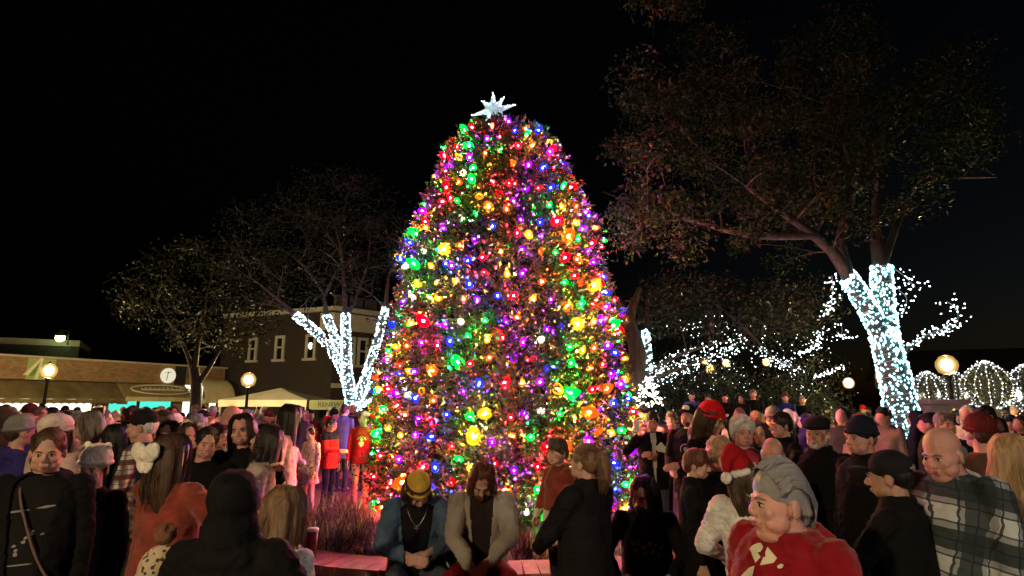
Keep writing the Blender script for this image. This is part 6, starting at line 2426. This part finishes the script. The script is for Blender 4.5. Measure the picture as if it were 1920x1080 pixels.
p = person("white-bearded man in a black flat cap and black coat", 1528, 775, 4.6, face=-48, head=(0, 4, 0), smile=.4, hair=('short', 'greybrown'), hat=('flatcap', capb), beard=('short', 'white'), top=blk, legs=blk, collar=2, skin='pink', voxel=.010, fat=.4, crown_extra=.025, hem=.7)
p = person("man in a navy knit beanie and black coat, in profile", 1606, 773, 4.1, face=-74, head=(0, 2, 0), hair=('short', 'greybrown'), hat=('beanie', navyk), top=blk, legs=blk, collar=2, skin='pink', voxel=.010, fat=.4, crown_extra=.05, hem=.7)
p = person("person in a black cap and black jacket seen from behind, holding up a lit phone", 1655, 836, 2.9, face=-142, head=(10, 6, 0), hair=('short', 'black'), hat=('cap', capb), top=blk, legs=blk, collar=2, fat=.4, L=(.16, -.36, 1.22), hL=(.5, .2, -.9), skin='tan', voxel=.010, crown_extra=.03, curl=(.9, .5))
t = held(p, "phone", "lit phone held up beside the red-sweatshirt woman's shoulder", "phone")
Rr_ = rot('Z', -15) @ rot('X', 25)
mb = MB(); mb.box((.17, -.445, 1.33), (.08, .009, .16), Rr_); mb.build("case", pm("phone_black", (.01,) * 3, rough=.2, bump=0), t, False)
mb = MB(); c_ = np.array((.17, -.445, 1.33)) + Rr_ @ np.array((0, .0055, .045)); mb.box(c_, (.07, .002, .06), Rr_); mb.build("screen", emat("phone_screen", (.75, .85, 1), 1.4), t, False)
hatp = child_of(p, "hat")
rp_ = random.Random(2)
mbs = MB()
Fy = Fig('stand', 0, 0, 0, (10, 6, 0))
pth = [(-.035, .136, 1.64), (-.05, .135, 1.625), (-.03, .137, 1.615), (-.015, .138, 1.63), (0, .138, 1.618), (.012, .138, 1.636), (.02, .138, 1.618), (.035, .136, 1.63), (.05, .132, 1.622)]
mbs.tube(Fy.H(np.array(smooth_path([(x, y - .016, z + .04) for x, y, z in pth], 40))), .0035, 5)
mbs.build("hat_script", pm("thread_pale", (.35, .35, .33)), p)
p = person("bald man in a black and white plaid jacket, head lowered", 1757, 800, 2.92, drop=.02, face=-66, head=(0, 14, 0), fat=.6, hair=('bald', 'greybrown'), top=plaidj, legs=blk, hood=1, collar=1, hem=.66, armr=1.25, L=(.27, -.12, .9), skin='pink', voxel=.009, brow='greybrown', crown_extra=.004)
person("person in a maroon knit hat and brown jacket, seen from behind", 1828, 767, 4.3, face=172, fat=.35, hair=('short', 'brown'), hat=('beanie', maroonk), top=brown, legs=blk, collar=1, hem=.74, crown_extra=.05, voxel=.012)
person("woman with long blond hair in black, seen from behind at the photo's edge", 1886, 808, 3.1, face=152, hair=('long', 'blond', 1.30), top=blk, legs=blk, collar=1, hem=.74, voxel=.010)
person("crew-cut man facing the camera before the grey stone pier", 1769, 769, 5.9, face=-4, hair=('short', 'greybrown'), top=navy, legs=blk, collar=1, skin='pink', voxel=.012, fat=.3)
person("man in a dark cap at the dark leaning tree's foot, looking toward the decorated tree", 1203, 757, 9.5, face=-70, hair=('short', 'dark'), hat=('cap', capb), top=blk, legs=blk, collar=1, crown_extra=.03, voxel=.013)
person("person holding a bright phone above the crowd by the dark leaning tree", 1258, 768, 8.6, face=-25, hair=('short', 'brown'), top=char, legs=blk, collar=1, Rr=(-.2, -.3, 1.5), voxel=.013)
person("short-haired person peering between the cap wearer and the red knit hat", 1305, 782, 8.0, face=-15, hair=('short', 'brown'), top=char, legs=blk, voxel=.013)
person("dark-haired person partly hidden behind the white-haired woman", 1425, 790, 6.2, face=-40, hair=('long', 'dark', 1.4), top=blk, legs=blk, collar=1, voxel=.013)
person("person in a pale knit hat behind the dark-haired man in profile", 1446, 758, 7.4, face=-50, hair=('short', 'brown'), hat=('beanie', greyknit), top=char, legs=blk, collar=1, crown_extra=.05, voxel=.013)

# ---------------------------------------------------------------- the row on the retaining wall
gR = "people seated in a row on the retaining wall"
for px_, cy_, hr, tp_, lab, sk in [
    (1296, 732, ('short', 'dark'), bluep, "seated figure in a violet-blue jacket at the decorated tree's end of the retaining wall", 'fair'),
    (1326, 737, ('short', 'brown'), maroon, "seated figure in dark maroon, second along the retaining wall", 'fair'),
    (1358, 735, ('short', 'dark'), blk, "seated man in black with folded hands, in the wall row behind the red knit hat", 'pink'),
    (1388, 738, ('long', 'black', 1.4), blk2, "seated dark-haired figure holding a pale cup on the retaining wall", 'fair'),
    (1411, 728, ('short', 'greybrown'), blk, "tallest seated figure in the row on the retaining wall", 'fair'),
    (1472, 735, ('curly', 'auburn'), cloth("royal_blue", (.02, .03, .14)), "red-haired child in a blue jacket and shorts sitting on the retaining wall", 'kid'),
    (1503, 741, ('short', 'grey'), blk, "grey-haired figure in black at the far end of the wall row", 'fair')]:
    kid_ = 'child' in lab
    p = person(lab, px_, cy_, 13.95, face=-22 if px_ > 1350 else -35, pose='sit', g=.93 if not kid_ else .98, head=(0, 6, 0), hs=1.1 if kid_ else 1, hair=hr, top=tp_, legs=None if kid_ else blk, collar=1, skin=sk, voxel=.014, group=gR, L=(.08, -.33, .72), Rr=(-.08, -.33, .72))
    if 'cup' in lab:
        t = held(p, "cup", "small pale cup held by the dark-haired wall sitter", "cup")
        mb = MB(); mb.lathe([(.03, -.05), (.04, .06)], (0, -.37, .78), 12); mb.build("cup_body", pm("paper_cup", (.7, .68, .66), bump=0), t)

# ---------------------------------------------------------------- the crowd further back
kinds = [
    ("short_hair", dict(hair=('short', 'dark'), collar=1, hem=.72)),
    ("long_hair", dict(hair=('long', 'dark', 1.42), collar=1, hem=.72)),
    ("beanie", dict(hair=('short', 'brown'), hat=('beanie', greyknit), collar=1, hem=.72)),
    ("cap", dict(hair=('short', 'brown'), hat=('cap', capb), hem=.76)),
    ("hood", dict(hair=('short', 'brown'), hood=2, hem=.72)),
    ("ponytail", dict(hair=('ponytail', 'brown', 1.47), collar=1, hem=.74)),
    ("arms_up", dict(hair=('short', 'brown'), collar=1, hem=.74, Rr=(-.14, -.32, 1.58), L=(.14, -.32, 1.58)))]
protos = {}
for nm, kw in kinds:
    r = person("adult standing in the crowd", at=(0, 0, 0), height=1.75, legs=char, top=blk, voxel=.022, skin='fair', fat=.2, **kw)
    for ch in r.children:
        for s_ in ch.material_slots:
            m_ = s_.material
            s_.link = 'OBJECT'
            s_.material = m_
    protos[nm] = [r, False]
coats = [("black", blk), ("black", blk2), ("charcoal", char), ("navy", navy), ("brown", brown), ("tan", cloth("tan", (.20, .15, .11))), ("dusty pink", cloth("dusty_pink", (.30, .19, .17))), ("white", white), ("grey", greyj), ("maroon", maroon), ("black", blk), ("indigo", blueh), ("black", blk), ("olive", cloth("olive", (.04, .045, .02))), ("charcoal", char), ("navy", navy)]
hairs = [("black", 'black'), ("dark", 'dark'), ("brown", 'brown'), ("light brown", 'lightbrown'), ("grey", 'grey'), ("white", 'white'), ("blond", 'blond')]
hats = [("white", whitek), ("red", redk), ("grey", greyknit), ("navy", navyk), ("black", capb), ("maroon", maroonk), ("cream", cream)]
occupied = [(o.location.x, o.location.y) for o in bpy.data.objects if o.parent is None and o.get("category") in ("person", "street lamp", "tree", "topiary", "pier", "tent")]
RC = random.Random(21)


def free(x, y, r=.48):
    return all((x - a) ** 2 + (y - b) ** 2 > r * r for a, b in occupied)


def crowd(n, gen, where, group):
    got = 0
    tries = 0
    while got < n and tries < 20000:
        tries += 1
        x, y = gen()
        if abs(x / y) > .90 or not free(x, y) or math.hypot(x - PC.x, y - PC.y) < PR + .3 or math.hypot(x - R_base.x, y - R_base.y) < .8:
            continue
        if 3.0 < x < 8.3 and 13.2 < y < 18:
            continue
        occupied.append((x, y))
        got += 1
        nm = RC.choices([k[0] for k in kinds], [7, 4, 3, 3, 2, 2.5, 1.5])[0]
        r, used = protos[nm]
        cn, cm = RC.choice(coats)
        hn, hk = RC.choice(hairs)
        tn, tm_ = RC.choice(hats)
        adult = RC.random() > .14
        h = RC.uniform(1.5, 1.75) if adult else RC.uniform(1.15, 1.45)
        s = h / 1.75 * 1.0
        face = math.degrees(math.atan2(TC.x - x, -(TC.y - y))) + RC.gauss(0, 38)
        lab = {"short_hair": f"{'adult' if adult else 'child'} with short {hn} hair in a {cn} coat", "long_hair": f"{'adult' if adult else 'child'} with long {hn} hair in a {cn} coat", "beanie": f"{'adult' if adult else 'child'} in a {tn} knit hat and {cn} coat", "cap": f"{'adult' if adult else 'child'} in a {tn} cap and {cn} top",
               "hood": f"{'adult' if adult else 'child'} in a {cn} coat with its hood up", "ponytail": f"{'adult' if adult else 'child'} with a {hn} ponytail and {cn} coat", "arms_up": f"{'adult' if adult else 'child'} in a {cn} coat with both arms raised"}[nm] + " " + where(x, y)
        if not used:
            o = r
            protos[nm][1] = True
            o.location = (x, y, 0); o.rotation_euler = (0, 0, rad(face)); o.scale = (s,) * 3
            o["label"] = lab; o["group"] = group
        else:
            o = dup(r, (x, y, 0), rad(face), s, lab, group)
        if nm == "arms_up":
            t = held(o, "phone", "phone with a lit screen held up " + where(x, y), "phone")
            t["group"] = "phones held up in the crowd"
            mb = MB(); mb.box((0, -.42, 1.66), (.15, .01, .075)); mb.build("case", pm("phone_black", (.01,) * 3), t, False)
            mb = MB(); mb.box((0, -.4135, 1.66), (.135, .002, .065)); mb.build("screen", emat("phone_screen", (.75, .85, 1), 1.4), t, False)
        for ch in o.children:
            b = ch.name.split('.')[0]
            if b in ("jacket", "top"):
                ch.material_slots[0].material = cm
            elif b == "hair":
                ch.material_slots[0].material = hair_mat(hk, HC[hk])
            elif b == "hat":
                ch.material_slots[0].material = tm_
                for g_ in ch.children:
                    for s_ in g_.material_slots:
                        s_.link = 'OBJECT'; s_.material = tm_
            elif b == "body":
                ch.material_slots[0].material = skin_mat(*(lambda k: (k, SK[k]))(RC.choice(['fair', 'pink', 'tan', 'kid', 'fair', 'brown'])))


def where_l(x, y):
    q = 960 + 1100 * x / y
    if q < 190: return "before the white shop windows"
    if q < 340: return "before the teal window"
    if q < 440: return "by the dark street tree"
    if q < 600: return "before the white tent"
    return "under the wrapped myrtle"


def where_r(x, y):
    q = 960 + 1100 * x / y
    if q < 1300: return "by the leaning tree"
    if q < 1560: return "below the seated row"
    if q < 1720: return "by the huge wrapped tree"
    return "by the stone pier"


crowd(75, lambda: (RC.uniform(-11, -3.6), RC.uniform(6.8, 12.5)), where_l, "people in the crowd on the shop side")
crowd(95, lambda: (RC.uniform(-19, -3.0), RC.uniform(12, 21)), where_l, "people in the crowd on the shop side")
crowd(55, lambda: (RC.uniform(3.6, 10.5), RC.uniform(6.6, 12.5)), where_r, "people in the crowd on the huge tree's side")
crowd(60, lambda: (RC.uniform(3.2, 17), RC.uniform(12, 20)), where_r, "people in the crowd on the huge tree's side")

bpy.data.scenes.remove(TMP)
